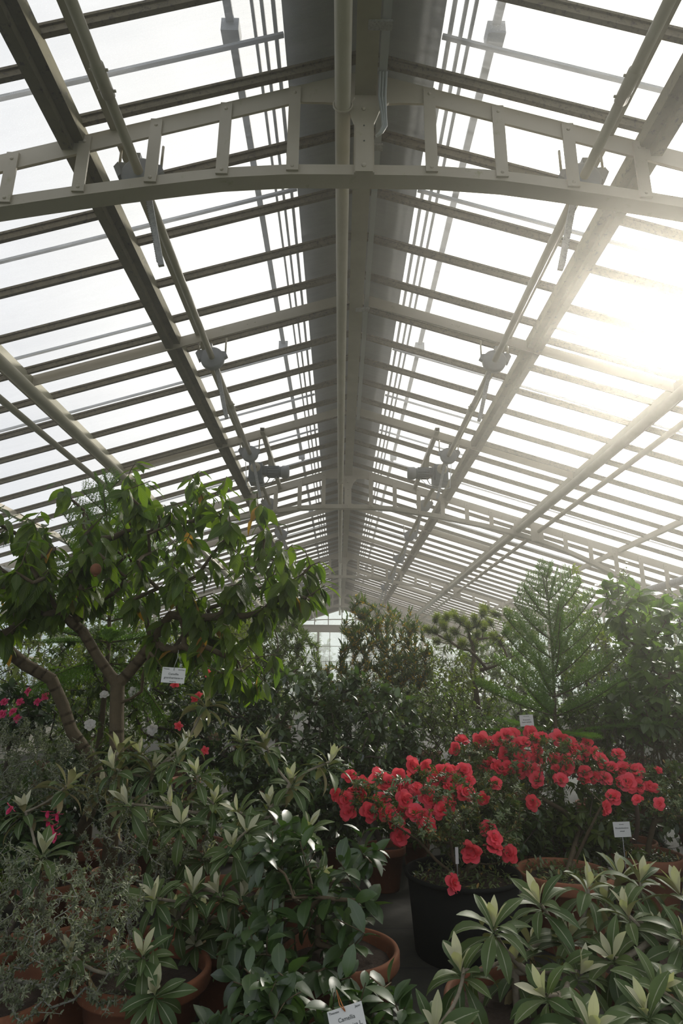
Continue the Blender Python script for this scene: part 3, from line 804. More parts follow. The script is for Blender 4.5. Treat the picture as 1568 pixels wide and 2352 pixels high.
T = crown([(60, 1200), (150, 1120), (205, 1180), (300, 1110), (310, 1065), (350, 1110), (400, 1130), (455, 1075), (480, 1110), (560, 1110), (600, 1130), (620, 1190), (655, 1240), (690, 1255), (745, 1300), (740, 1385), (690, 1400), (600, 1425), (480, 1400), (360, 1380), (200, 1380), (100, 1420), (60, 1380)], 215, 3.2, 4.35, rng)
T2 = crown([(330, 1400), (600, 1400), (650, 1500), (640, 1560), (600, 1600), (560, 1560), (460, 1540), (330, 1480)], 38, 3.3, 3.9, rng)
tips = [W(140, 1108, 3.6), W(312, 1062, 3.6), W(300, 1080, 3.6), W(458, 1082, 3.6), W(520, 1095, 3.6), W(700, 1262, 3.6), W(735, 1290, 3.6), W(745, 1345, 3.6), W(345, 1105, 3.5), W(590, 1130, 3.6)]
sk.grow(np.concatenate([T, T2, np.array(tips)]), rng, .10, .22, .5); sk.finish(.0028, .043, .42)
sk.wood('branches', BARK, root)
A, B = sk.shoots(2); fo = FO()
leaves_along(fo, rng, A, B, 3, .130, .050, .50, .95, .5, .22, 6, [.04, .55, .92, 1, .8, .45, .03], .45, None, .22, .04)
P_, D_ = sk.tipdirs(); fo.blades(P_, nrm(D_+[0, 0, -.9]), D_+[0, 0, .4], .115*(.7+.5*rng.random(len(P_))), .048, .5, .2, 6, [.04, .55, .92, 1, .8, .45, .03], None, rng, .04)
fo.build('foliage', L_GRAN, root)
b = MB(); c = W(220, 1308, 3.35); b.ball(c, .03, 8, (1, 1, 1.15)); b.ball(c+[0, 0, -.03], .012, 6); b.build('seed_pod', TERRA, root)
settle(root)

# ---- 2 its neighbour with the leaning trunk at the left edge
rng = np.random.default_rng(6)
g0 = W(225, 1760, 3.95); base = (-1.78, 4.05)
root = thing('camellia_tree', (base[0], base[1], 0), 'leaning camellia tree whose bare trunk slants to the left edge', 'tree')
pot(root, base, .19, .36, TERRA, True, 'terracotta', 4)
sk = Skel((base[0], base[1], .3))
sk.poly([W(238, 1800, 4.0), W(205, 1735, 3.95), W(165, 1680, 3.92), W(145, 1620, 3.9), W(118, 1560, 3.85), W(60, 1528, 3.8), W(25, 1500, 3.75), W(-5, 1465, 3.7), W(-60, 1400, 3.7), W(-90, 1300, 3.7)])
iD = sk.nearest(W(140, 1615, 3.9)); sk.poly([W(128, 1610, 4.0), W(118, 1590, 4.1), W(105, 1560, 4.2)], iD)
T = crown([(-260, 1180), (0, 1130), (60, 1150), (110, 1200), (120, 1300), (90, 1400), (60, 1440), (-100, 1470), (-260, 1420)], 110, 3.1, 4.2, rng)
sk.grow(T, rng, .10, .22, .5); sk.finish(.0028, .036, .42); sk.wood('branches', BARK, root)
A, B = sk.shoots(2); fo = FO()
leaves_along(fo, rng, A, B, 3, .130, .050, .50, .95, .5, .22, 6, [.04, .55, .92, 1, .8, .45, .03], .45, None, .22, .04)
P_, D_ = sk.tipdirs(); fo.blades(P_, nrm(D_+[0, 0, -.9]), D_+[0, 0, .4], .115, .05, .5, .2, 6, [.04, .55, .92, 1, .8, .45, .03], None, rng, .04)
fo.build('foliage', L_GRAN, root); settle(root)

# ---- 3 Norfolk pines
def norfolk(label, px, py_top, py_bot, Y, seed, spread=1., tiers=13, potr=.2, first=.0, groupn='tiered needle trees'):
    rng = np.random.default_rng(seed); top = at(px[0], py_top, Y); bot = at(px[1], py_bot, Y)
    base = (float(bot[0]), Y)
    root = thing('norfolk_pine', (base[0], base[1], 0), label, 'tree')
    pot(root, base, potr, .34, TERRA, True, 'terracotta', seed)
    H = top[2]
    tr = MB(); pts = [(base[0], Y, .28), (base[0]+.01, Y, bot[2]*.7), tuple(bot), tuple((bot+top)/2+[.015, 0, 0]), tuple(top)]
    P = np.array(pts); tt = np.linspace(0, 1, 14); Pi = np.stack([np.interp(tt, np.linspace(0, 1, 5), P[:, i]) for i in range(3)], 1)
    tr.tube(Pi, np.interp(tt, [0, 1], [.026, .006]), 10); tr.build('trunk', BARK, root)
    sk = MB(); fo = FO(); NP = []; ND = []
    def along(z): 
        return np.array([np.interp(z, Pi[:, 2], Pi[:, 0]), Y, z])
    zlow = bot[2]-.12
    for ti in range(tiers):
        f = ti/(tiers-1); z = H-.03-(H-zlow)*f**.92
        nb = 3 if ti < 1 else (4 if ti < 3 else 5); ph = rng.random()*6
        for k in range(nb):
            a = ph+2*PI*k/nb+rng.normal(0, .12); Lb = spread*(.13+.58*f**.62)*(1+rng.normal(0, .08))
            el = math.radians(np.interp(f, [0, .15, .5, .8, 1], [46, 33, 24, 12, 2])+rng.normal(0, 4))
            o = along(z); n = 12; pts = [o]; e = el
            for q in range(n):
                e += np.interp(f, [0, .5, .8, 1], [.01, .045, .02, -.05])
                pts.append(pts[-1]+Lb/n*np.array([math.cos(a)*math.cos(e), math.sin(a)*math.cos(e), math.sin(e)]))
            pts = np.array(pts); sk.tube(pts, np.linspace(.0065, .003, n+1), 5)
            ax = nrm(np.gradient(pts, axis=0)); s_ = np.linspace(0, 1, n+1)
            m = max(4, int(Lb/.037))
            for q in range(m):
                t = .12+.88*(q+.5)/m; p = np.array([np.interp(t, s_, pts[:, i]) for i in range(3)]); d = nrm(np.array([np.interp(t, s_, ax[:, i]) for i in range(3)]))
                side = nrm(np.cross(d, [0, 0, 1.])); upv = np.cross(side, d)
                for sg in (-1, 1):
                    l = (.045+.115*math.sin(PI*min(1, t*.8+.12)))*(.8+.3*rng.random())*min(1, Lb/.3+.3)
                    lift = np.interp(f, [0, .6, .85, 1], [.9, 1.0, .4, -.5])
                    dd = nrm(d*.85+side*sg*.6+upv*lift); c = np.array([0, 0, 1.])*np.interp(f, [0, .6, .85, 1], [.9, .9, -.1, -1.2])
                    kk = max(4, int(l/.0075)); u = (np.arange(kk)+.5)/kk
                    pp = p+dd*(u*l)[:, None]+c*((u*l)**2*1.6)[:, None]; dl = nrm(dd+c*(u*l*3.2)[:, None])
                    for _ in range(3): NP.append(pp+rng.normal(0, .0015, pp.shape)); ND.append(dl)
            u = np.linspace(.1, 1, int(Lb/.006)); pp = np.stack([np.interp(u, s_, pts[:, i]) for i in range(3)], 1); dl = np.stack([np.interp(u, s_, ax[:, i]) for i in range(3)], 1)
            for _ in range(3): NP.append(pp); ND.append(dl)
    sk.build('branches', BARK, root)
    NP = np.concatenate(NP); ND = np.concatenate(ND); rr = nrm(rng.normal(0, 1, NP.shape)); sd = nrm(rr-ND*(rr*ND).sum(1)[:, None])
    fo.blades(NP, nrm(ND*.8+sd*.8), sd+[0, 0, .4], 0.020, .0056, -.5, .0, 1, [1, .25], None, rng)
    fo.build('needles', L_NEED, root); settle(root); return root
norfolk('tiered dark green norfolk pine standing behind the scarlet azaleas', (1254, 1276), 1322, 1690, 5.5, 21, 1.12, 10)
norfolk('tiered needle tree half hidden behind the forked camellia crown', (250, 250), 1120, 1480, 4.9, 22, 1.1, 9)

# ---- 4 felt-leaved shrubs
def rosette(fo, fy, rng, c, ax, s=1.):
    ax = nrm(np.array(ax, float)); ref = nrm(np.cross(ax, [.3, .9, .1])); r2 = np.cross(ax, ref)
    k = 0
    for n, el, L, W_, bd, f in ((4, 1.22, .095, .027, .35, fy), (4, .85, .125, .036, .85, fo), (5, .45, .140, .041, 1.25, fo), (4, .0, .142, .042, 1.3, fo)):
        a = k*.7+np.arange(n)*2*PI/n+rng.normal(0, .16, n); k += 1
        e = el+rng.normal(0, .13, n)
        h = np.cos(a)[:, None]*ref+np.sin(a)[:, None]*r2
        d = h*np.cos(e)[:, None]+ax*np.sin(e)[:, None]; up = -h*np.sin(e)[:, None]+ax*np.cos(e)[:, None]
        l = s*L*(1+rng.normal(0, .1, n)); 
        f.blades(c-ax*.012*k+d*.004, d, up, l, l*(W_/L)*1.05, bd*(1+rng.normal(0, .2, n)), .28, 7, [.12, .30, .62, .92, 1.05, .92, .55, .08], None, rng)
def felty(label, base, ros, potspec, seed, size=1., bush=None):
    rng = np.random.default_rng(seed)
    root = thing('felt_leaved_shrub', (base[0], base[1], 0), label, 'shrub')
    if potspec: pot(root, base, potspec[0], potspec[1], TERRA, True, 'terracotta', seed)
    zb = potspec[1]*.85 if potspec else 0
    sk = Skel((base[0], base[1], zb)); fo = FO(); fy = FO()
    C = []
    for r in ros:
        C.append(at(r[0], r[1], r[2])-np.array([0, 0, .03]))
    if bush is not None: C += list(bush)
    sk.grow(np.array(C), rng, .05, .30, .8); sk.finish(.0065, .016, .5); sk.wood('stems', BARKP, root, sides=(8, 7))
    P_, D_ = sk.tipdirs()
    for p, d in zip(P_, D_): rosette(fo, fy, rng, p+d*.015, d*.5+np.array([0, -.15, 1.])*.8+rng.normal(0, .15, 3), .92*size+.2*rng.random())
    A, B = sk.shoots(2); leaves_along(fo, rng, A, B, 1, .12, .036, .8, .5, 1.1, .28, 6, [.12, .35, .75, 1., 1., .8, .1], .3)
    fo.build('foliage', L_FELT, root); fy.build('young_leaves', L_FELTY, root); settle(root); return root
R1 = [(472, 1605, 3.7), (557, 1685, 3.45), (612, 1700, 3.5), (755, 1737, 3.6), (665, 1785, 3.4), (272, 1715, 3.4), (327, 1718, 3.5), (268, 1752, 3.3), (402, 1725, 3.4), (425, 1695, 3.65), (452, 1765, 3.3), (352, 1752, 3.4), (300, 1830, 3.15),
      (400, 1840, 3.3), (418, 1872, 3.2), (490, 1830, 3.35), (550, 1850, 3.25), (620, 1840, 3.35), (570, 1890, 3.15), (540, 1922, 3.1), (705, 1890, 3.3), (730, 2000, 3.3), (650, 1900, 3.45), (480, 1880, 3.5), (350, 1880, 3.45), (600, 1960, 3.4), (470, 1950, 3.4), (380, 1940, 3.6), (240, 1800, 3.6)]
felty('felt-leaved shrub with pale rosettes filling the left middle, below the name card', (-.75, 3.85), R1, (.25, .38), 31)
R2 = [(362, 2045, 2.9), (440, 2035, 3.0), (507, 2032, 3.0), (552, 2052, 3.05), (410, 2090, 3.05), (480, 2090, 3.15), (590, 2090, 3.2), (530, 2120, 3.1), (450, 2140, 3.1), (620, 2140, 3.2)]
felty('low felt-leaved plant in shade behind the big terracotta pot', (-.62, 3.38), R2, (.18, .30), 32)
R3 = [(330, 2175, 2.65), (355, 2258, 2.6), (170, 2175, 2.7), (100, 1945, 3.0), (155, 1790, 3.4)]
felty('few-stemmed felt-leaved plant in the big round terracotta pot, bottom left', (-.895, 2.93), R3[:3], (.268, .36), 33)
felty('lone felt-leaved shrub with browning leaves at the left edge', (-1.35, 3.35), R3[3:]+[(60, 1850, 3.3)], (.2, .3), 36)
R4 = [(1134, 2108, 2.62), (1241, 2058, 2.75), (1349, 2025, 2.85), (1064, 2205, 2.55), (1254, 2262, 2.4), (1180, 2210, 2.75), (1300, 2130, 2.8), (1324, 2210, 2.6), (1004, 2335, 2.35), (1349, 2335, 2.3), (1220, 2160, 2.9)]
felty('tall pale-stemmed felt-leaved shrub in terracotta, right of the paved path', (.57, 2.70), R4, (.27, .36), 34, 1.15)
R5 = [(1469, 2010, 3.0), (1564, 2035, 2.9), (1444, 2085, 2.75), (1409, 2180, 2.65), (1504, 2245, 2.45), (1484, 2300, 2.35), (1570, 2290, 2.4), (1500, 2120, 2.8), (1420, 2000, 3.2), (1560, 2140, 2.65), (1390, 2060, 3.1), (1600, 2100, 2.8), (1620, 2010, 3.0)]
felty('felt-leaved shrub crowding the lower right corner', (1.26, 3.0), R5, (.30, .36), 35, 1.15)

# ---- 5 azaleas
def conv(l): return [(700+x/1.806, 1550+y/1.806) for x, y in l]
FA1 = conv([(185, 420), (205, 480), (170, 520), (235, 495), (130, 495), (195, 540), (265, 570), (310, 430), (345, 450), (320, 520), (345, 575), (395, 575), (405, 480), (385, 425), (440, 375), (505, 380), (425, 440), (455, 570), (490, 590), (500, 490), (535, 430), (570, 445), (555, 400), (590, 400), (545, 540), (590, 545), (570, 565), (520, 520), (625, 410), (660, 400), (680, 440), (625, 485), (665, 490), (735, 510), (790, 450), (395, 670), (510, 630), (760, 640), (785, 680), (695, 715), (690, 745), (850, 745), (780, 720), (610, 865), (340, 600), (380, 610), (465, 480), (600, 470), (240, 450), (180, 570), (410, 520)])
FA2 = conv([(650, 275), (620, 305), (740, 265), (770, 285), (800, 265), (835, 250), (860, 250), (880, 290), (850, 310), (825, 325), (850, 345), (905, 345), (960, 315), (965, 350), (935, 240), (955, 265), (985, 260), (910, 280), (770, 370), (800, 385), (840, 385), (870, 385), (740, 375), (905, 390), (950, 400), (960, 435), (1075, 275), (1050, 265), (1100, 285), (1110, 310), (1035, 350), (1085, 355), (1050, 400), (1060, 435), (1170, 280), (1145, 320), (1210, 330), (1225, 355), (1160, 405), (1160, 440), (1200, 425), (1245, 430), (1300, 330), (1320, 390), (1360, 400), (1380, 400), (1310, 450), (1340, 450), (1380, 460), (1245, 550), (1280, 510), (1120, 330), (945, 530), (1275, 385), (1090, 385), (730, 270)])
FA3 = conv([(1425, 460), (1450, 470), (1380, 520), (1470, 535), (1465, 395)])
def azalea(label, base, potspec, fl, poly, Y, n, seed, big, limbs=None):
    rng = np.random.default_rng(seed)
    root = thing('azalea', (base[0], base[1], 0), label, 'azalea')
    pot(root, base, potspec[0], potspec[1], potspec[2], True, potspec[3], seed)
    ys = np.array([f[1] for f in fl]); y0, y1 = ys.min(), max(ys.max(), ys.min()+60)
    FP = []
    for (x, y) in fl:
        t = (y-y0)/(y1-y0); FP.append(at(x, y, Y[1]-.15-(Y[1]-Y[0])*(.15+.75*t)+rng.normal(0, .05)))
    FP = np.array(FP); T = crown(poly, n, Y[0], Y[1], rng)
    sk = Skel((base[0], base[1], potspec[1]*.85))
    if limbs:
        for L_ in limbs: sk.poly([at(*q) for q in L_], 0)
    nin = nrm(np.array([base[0], base[1], .8])-FP)*.03
    sk.grow(np.concatenate([T, FP+nin]), rng, .055, .25, .9); sk.finish(.0017, .019, .5); sk.wood('branches', BARK, root)
    P_, D_ = sk.tipdirs(); fo = FO(); k = 13
    ax = np.repeat(nrm(D_+[0, 0, .5]), k, 0); pp = np.repeat(P_, k, 0)+rng.normal(0, .006, (len(P_)*k, 3)); r_ = nrm(rng.normal(0, 1, pp.shape)); sd = nrm(r_-ax*(r_*ax).sum(1)[:, None])
    fo.blades(pp, nrm(ax*.55+sd), ax, .030*(.7+.6*rng.random(len(pp))), .012, .5, .3, 3, OB, None, rng)
    A, B = sk.shoots(2); leaves_along(fo, rng, A, B, 7, .028, .011, .8, -.1, .4, .3, 2, [.3, 1, .1], .3)
    kq = 420; a = rng.random(kq)*2*PI; rr = potspec[0]*.86*np.sqrt(rng.random(kq))
    v = nrm(rng.normal(0, 1, (kq, 3))*[1, 1, .6]+[0, 0, .7])
    fo.blades(np.stack([base[0]+rr*np.cos(a), base[1]+rr*np.sin(a), potspec[1]*.86+.05*rng.random(kq)], 1), v, [0, 0, 1.], .04, .014, .6, .2, 3, OV, None, rng)
    fo.build('foliage', L_AZA, root)
    for i, p in enumerate(FP):
        f = nrm(np.array([rng.normal(0, .45), -.75+rng.normal(0, .3), .45+rng.normal(0, .3)]))
        put_flower(AZ[i % 4], 'flower', p, f, root, big*1.16*(.82+.3*rng.random()), rng.random()*6)
    settle(root); return root
azalea('azalea in the black tub, covered with scarlet double flowers', (.635, 4.06), (.335, .42, BLACKP, 'tub'), FA1,
       [(800, 1810), (860, 1775), (1000, 1760), (1120, 1780), (1200, 1800), (1195, 1870), (1180, 1990), (1100, 1950), (1000, 1960), (900, 1900), (800, 1860)], (3.72, 4.55), 300, 41, .92,
       [[(1000, 1975, 4.0), (960, 1930, 3.95), (900, 1890, 3.9)], [(1080, 1975, 4.0), (1100, 1930, 4.0), (1150, 1880, 3.95)], [(1040, 1970, 4.05), (1030, 1900, 4.1), (1040, 1840, 4.1)]])
azalea('spreading azalea with scarlet flowers behind the black tub', (1.275, 4.17), (.29, .40, TERRA, 'terracotta'), FA2,
       [(1040, 1720), (1120, 1700), (1200, 1690), (1330, 1705), (1450, 1750), (1480, 1800), (1460, 1850), (1300, 1790), (1180, 1850), (1040, 1790)], (4.35, 5.15), 330, 42, .92,
       [[(1330, 1900, 4.8), (1290, 1860, 4.7), (1210, 1815, 4.6), (1120, 1790, 4.55)], [(1340, 1900, 4.85), (1370, 1860, 4.8), (1340, 1820, 4.75), (1330, 1770, 4.7)], [(1360, 1900, 4.9), (1420, 1850, 4.8), (1440, 1800, 4.75)]])
azalea('sparse azalea with a few red flowers at the right edge', (2.05, 4.75), (.25, .36, TERRA, 'terracotta'), FA3,
       [(1440, 1770), (1540, 1750), (1640, 1780), (1640, 1900), (1560, 1880), (1470, 1860)], (4.3, 5.0), 190, 43, .6)
# ---- 6 glossy camellias in front
OVC = [.05, .55, .92, 1, .9, .6, .05]
rt, sk, rng = shrub('camellia', 'glossy dark camellia in terracotta beside the paved path, front middle', 'camellia',
      [(490, 2400), (470, 2260), (520, 2180), (560, 2080), (570, 1970), (640, 1890), (700, 1900), (760, 1930), (850, 1900), (888, 1960), (862, 2040), (838, 2100), (860, 2140), (800, 2190), (790, 2260), (800, 2400)],
      (2.55, 3.45), (-.09, 3.13), L_CAM, .098, .046, 150, 3, BARK, 51, .022, .0022, (.262, .36, TERRA, 'terracotta'), .07, .15, .6, .05, .55, .25, 5, OVC, 2, lname='foliage')
settle(rt)
rt, sk, rng = shrub('camellia', 'small glossy camellia with a tied name card at the bottom edge', 'camellia',
      [(700, 2420), (720, 2290), (800, 2235), (870, 2225), (940, 2290), (955, 2420)], (2.15, 2.6), (-.02, 2.38), L_CAM, .078, .040, 48, 3, BARK, 52, .014, .0022, (.17, .28, TERRA, 'terracotta'), .06, .15, .6, .05, .55, .25, 5, OVC)
settle(rt)
rt, sk, rng = shrub('camellia', 'low glossy camellia half hidden under the larger one, bottom left of middle', 'camellia',
      [(460, 2420), (480, 2270), (560, 2220), (660, 2230), (720, 2300), (720, 2420)], (2.2, 2.75), (-.42, 2.5), L_CAM, .085, .042, 55, 3, BARK, 53, .014, .0022, (.18, .26, TERRA, 'terracotta'), .06, .15, .6, .05, .55, .25, 5, OVC)
settle(rt)
# ---- 7 wiry silver shrubs, left
def wiry(label, poly, Y, base, n, seed, potspec=None, per=2):
    rt, sk, rng = shrub('wiry_silver_shrub', label, 'shrub', poly, Y, base, L_SILV, .0145, .0065, n, per+2, TWIGG, seed, .013, .0009, potspec, .035, .55, .8, .0, .4, .2, 2, [.25, 1, .3], 4, low=.3, jit=.6)
    settle(rt); return rt
wiry('wiry silver-leaved shrub filling the bottom left corner', [(-90, 2400), (-90, 1960), (30, 1915), (120, 1960), (180, 1960), (335, 2010), (340, 2100), (300, 2150), (330, 2220), (250, 2400)], (2.35, 3.15), (-1.42, 2.75), 1000, 61, (.24, .34, TERRA, 'terracotta'), 3)
wiry('wiry silver-leaved shrub at the left edge under the pink flowers', [(-90, 1640), (60, 1640), (140, 1690), (215, 1700), (235, 1760), (215, 1830), (90, 1860), (-90, 1860)], (3.5, 4.2), (-2.15, 3.8), 760, 62, (.14, .34, TERRA, 'terracotta'), 3)
wiry('thin wiry twigged shrub woven through the felt-leaved shrub', [(200, 1780), (240, 1740), (330, 1800), (470, 1880), (520, 1960), (420, 2020), (330, 2060), (200, 2040), (180, 1880)], (3.1, 3.7), (-1.0, 3.42), 420, 63, (.13, .30, TERRA, 'terracotta'), 2)

# ---- 8 flowering camellias behind, left
def flowers(me, name, root, L, fr, s=1., out=.5):
    for i, (x, y, Y) in enumerate(L):
        put_flower(me, name, at(x, y, Y), nrm(np.array([fr.normal(0, .4), -1., out+fr.normal(0, .2)])), root, s*(.85+.3*fr.random()), fr.random()*6)
rt, sk, rng = shrub('camellia', 'camellia bearing small pink flowers, left edge above the silver shrub', 'camellia', [(-90, 1590), (40, 1560), (125, 1585), (135, 1650), (60, 1690), (-90, 1690)], (4.3, 4.9), (-2.5, 4.75), L_CAM, .06, .028, 130, 5, BARKD, 71, .016, .0018, (.22, .34, TERRA, 'terracotta'), m=3)
flowers(PK, 'flower', rt, [(65, 1588, 4.35), (46, 1612, 4.35), (30, 1635, 4.3), (10, 1612, 4.35), (86, 1612, 4.4), (5, 1640, 4.3), (104, 1600, 4.45), (40, 1650, 4.3)], rng, .6); settle(rt)
rt, sk, rng = shrub('fuchsia', 'dark shrub with hanging pink bells, low at the left edge', 'shrub', [(-90, 1830), (60, 1815), (170, 1830), (185, 1940), (60, 1990), (-90, 1960)], (3.35, 3.9), (-1.75, 3.4), L_CAM, .05, .024, 200, 5, BARKD, 72, .014, .0016, (.14, .26, TERRA, 'terracotta'), m=3)
for (x, y) in ((28, 1852), (110, 1862), (130, 1868), (118, 1895), (128, 1915), (112, 1880), (120, 1908)):
    put_flower(FU, 'flower', at(x, y, 3.3), (rng.normal(0, .3), -.3, -1), rt, .7+.3*rng.random(), rng.random()*6)
settle(rt)
rt, sk, rng = shrub('camellia', 'leafy camellia with white flowers behind the forked trunk', 'camellia', [(110, 1470), (260, 1440), (440, 1480), (470, 1620), (440, 1760), (110, 1760)], (4.6, 5.5), (-1.5, 5.25), L_BUSH, .055, .024, 380, 5, BARKD, 73, .02, .0018, (.2, .34, TERRA, 'terracotta'), m=3)
flowers(WH, 'flower', rt, [(240, 1595, 4.6), (306, 1590, 4.6), (207, 1665, 4.55), (350, 1675, 4.6)], rng); settle(rt)
rt, sk, rng = shrub('camellia', 'dark camellia with a few red flowers, right of the name card', 'camellia', [(390, 1560), (470, 1520), (570, 1540), (600, 1640), (580, 1760), (400, 1760)], (4.5, 5.2), (-1.15, 4.9), L_CAM, .06, .028, 200, 5, BARKD, 74, .018, .0018, (.24, .36, TERRA, 'terracotta'), m=3)
flowers(RD, 'flower', rt, [(480, 1549, 4.4), (487, 1563, 4.4), (402, 1575, 4.35), (455, 1600, 4.4), (447, 1607, 4.4), (410, 1668, 4.4), (470, 1725, 4.4)], rng, .8); settle(rt)

# ---- 9 dark camellias and small-leaved shrubs in the middle
for i, (lab, poly, Y, base, mat, L, Wd, n, per, sd) in enumerate([
    ('dark glossy camellia in mid distance, left of the path', [(560, 1600), (620, 1540), (700, 1525), (760, 1560), (790, 1640), (780, 1740), (700, 1790), (580, 1780)], (4.6, 5.4), (-.55, 5.0), L_CAM2, .062, .032, 190, 3, 81),
    ('dark glossy camellia filling the centre behind the azalea flowers', [(740, 1600), (800, 1545), (880, 1550), (950, 1600), (970, 1700), (930, 1790), (800, 1800), (740, 1740)], (4.6, 5.5), (.25, 5.15), L_CAM2, .062, .032, 230, 3, 82),
    ('fine bright-leaved bush left of the norfolk pine', [(880, 1640), (930, 1570), (1010, 1560), (1090, 1590), (1165, 1640), (1180, 1740), (1080, 1800), (930, 1800)], (5.0, 5.9), (.98, 5.55), L_FINE, .034, .015, 520, 4, 83),
    ('olive-brown leaved bush behind the bright-leaved one', [(850, 1560), (900, 1500), (980, 1490), (1080, 1510), (1140, 1580), (1130, 1660), (1000, 1660), (860, 1640)], (6.0, 6.9), (1.05, 6.5), L_YEL, .055, .022, 200, 3, 84),
    ('leafy shrub below and right of the norfolk pine', [(1200, 1640), (1300, 1600), (1380, 1560), (1420, 1640), (1400, 1720), (1220, 1720)], (5.9, 6.6), (2.05, 6.3), L_BUSH, .075, .035, 140, 3, 85),
    ('shaded leafy shrub at floor level between the two azaleas', [(1060, 1850), (1200, 1830), (1330, 1850), (1440, 1900), (1460, 1990), (1200, 1990), (1080, 1960)], (4.7, 5.5), (1.35, 5.0), L_BUSH, .045, .022, 420, 4, 86),
    ('shaded glossy shrub low behind the felt-leaved one', [(520, 1740), (640, 1720), (780, 1760), (870, 1800), (860, 1900), (700, 1900), (540, 1880)], (4.2, 4.8), (-.35, 4.45), L_CAM2, .055, .027, 300, 4, 87),
    ('shaded glossy shrub low on the left under the leaning trunk', [(120, 1720), (260, 1700), (380, 1740), (430, 1860), (300, 1900), (140, 1880)], (4.15, 4.6), (-1.55, 4.45), L_CAM, .055, .027, 190, 3, 88),
    ('dense yellow-green bush behind the fork of the camellia tree', [(300, 1430), (420, 1410), (540, 1420), (600, 1480), (600, 1600), (440, 1600), (300, 1540)], (6.0, 7.0), (-1.9, 6.5), L_YEL, .05, .020, 240, 3, 89),
    ('yellow-green loose bush at the far left behind the leaning trunk', [(-120, 1420), (60, 1400), (180, 1420), (250, 1500), (220, 1640), (0, 1660), (-120, 1640)], (6.0, 7.2), (-3.6, 6.6), L_YEL, .06, .024, 300, 3, 90)]):
    rt, sk, rng = shrub('leafy_shrub' if mat not in (L_CAM, L_CAM2) else 'camellia', lab, 'shrub' if mat not in (L_CAM, L_CAM2) else 'camellia', poly, Y, base, mat, L, Wd, int(n*1.25), per+2, BARKD, sd, .02, .0017, (.16, .30, TERRA, 'terracotta'), m=3, prof=OV)
    settle(rt)
# ---- 10 wattle with yellow flower spikes
def spikes(root, sk, rng, fo):
    P_, D_ = sk.shoots(3); f2 = FO()
    k = 5; n = len(P_)
    T = rng.random((n, k)); p = (P_[:, None]+(D_-P_)[:, None]*T[..., None]).reshape(-1, 3)
    a = nrm(rng.normal(0, 1, p.shape)+[0, 0, .6]); kk = 6
    pp = (p[:, None]+a[:, None]*(np.arange(kk)/kk*.030)[None, :, None]).reshape(-1, 3); d = nrm(rng.normal(0, 1, pp.shape))
    sel = np.repeat(rng.random(len(p)) < .42, kk)
    f2.blades(pp[sel], d[sel], [0, 0, 1.], .012, .011, .3, .1, 1, [1, .8], None, rng); f2.build('flower_spikes', L_SPIKE, root)
for lab, poly, Y, base, n, sd in (
    ('narrow-leaved wattle with orange-yellow flower spikes right of the path end', [(775, 1500), (790, 1420), (825, 1355), (850, 1400), (870, 1390), (905, 1400), (940, 1395), (970, 1440), (990, 1500), (990, 1590), (880, 1620), (790, 1590)], (5.7, 6.7), (.55, 6.2), 200, 91),
    ('small wattle with yellow flower spikes, lower and nearer the gable window', [(690, 1560), (740, 1530), (800, 1520), (850, 1560), (840, 1620), (700, 1620)], (6.9, 7.6), (-.1, 7.3), 80, 92)):
    rt, sk, rng = shrub('wattle_shrub', lab, 'shrub', poly, Y, base, L_ACA, .066, .013, int(n*2.1), 7, TWIGR, sd, .022, .0016, (.26, .36, TERRA, 'terracotta'), .08, .10, .6, -.25, .2, .1, 3, LN, 3, extra=spikes, jit=.2, low=1.2)
    settle(rt)
for lab, poly, Y, base, n, sd in (
    ('tall reddish-twigged willow-leaved shrub, left of the gable window', [(590, 1420), (625, 1380), (645, 1330), (672, 1375), (700, 1440), (735, 1500), (735, 1560), (590, 1570), (560, 1480)], (7.0, 8.2), (-.85, 7.6), 230, 93),
    ('willow-leaved shrub in front of the left gable corner', [(430, 1400), (560, 1400), (640, 1440), (680, 1520), (640, 1600), (450, 1580)], (7.6, 8.8), (-2.0, 8.2), 200, 94)):
    rt, sk, rng = shrub('willow_leaved_shrub', lab, 'shrub', poly, Y, base, L_YEL if sd == 94 else L_BUSH, .075, .014, int(n*1.3), 7, TWIGR, sd, .022, .0018, (.18, .32, TERRA, 'terracotta'), .09, .12, .6, -.1, .3, .1, 3, LN, 3, low=1.0)
    settle(rt)
# ---- 11 tufted pine
rng = np.random.default_rng(99)
root = thing('tufted_pine', (1.72, 6.95, 0), 'small pine with yellow-green needle tufts, left of the norfolk pine', 'tree')
pot(root, (1.72, 6.95), .26, .36, TERRA, True, 'terracotta', 9)
TU = [(1000, 1412), (985, 1437), (1025, 1408), (1040, 1400), (1060, 1418), (1090, 1412), (1108, 1398), (1115, 1388), (1075, 1432), (1045, 1440), (1125, 1420), (1135, 1452), (1160, 1440), (1180, 1422), (1200, 1430), (1150, 1467), (1005, 1462), (1030, 1456), (1095, 1448), (1065, 1468), (1020, 1430), (1110, 1432), (1170, 1400), (1185, 1450), (1050, 1410), (1000, 1440), (1085, 1470), (1140, 1400), (1015, 1420), (1095, 1425), (1215, 1455), (1195, 1480)]
sk = Skel((1.72, 6.95, .3)); sk.poly([at(1100, 1640, 6.95), at(1085, 1540, 6.95)])
C = np.array([at(x, y, 6.95+rng.uniform(-.45, .45)) for x, y in TU]); sk.grow(C-[0, 0, .06], rng, .09, .2, 1.0); sk.finish(.0045, .03, .5); sk.wood('branches', BARK, root)
P_, D_ = sk.tipdirs(); fo = FO(); f2 = FO()
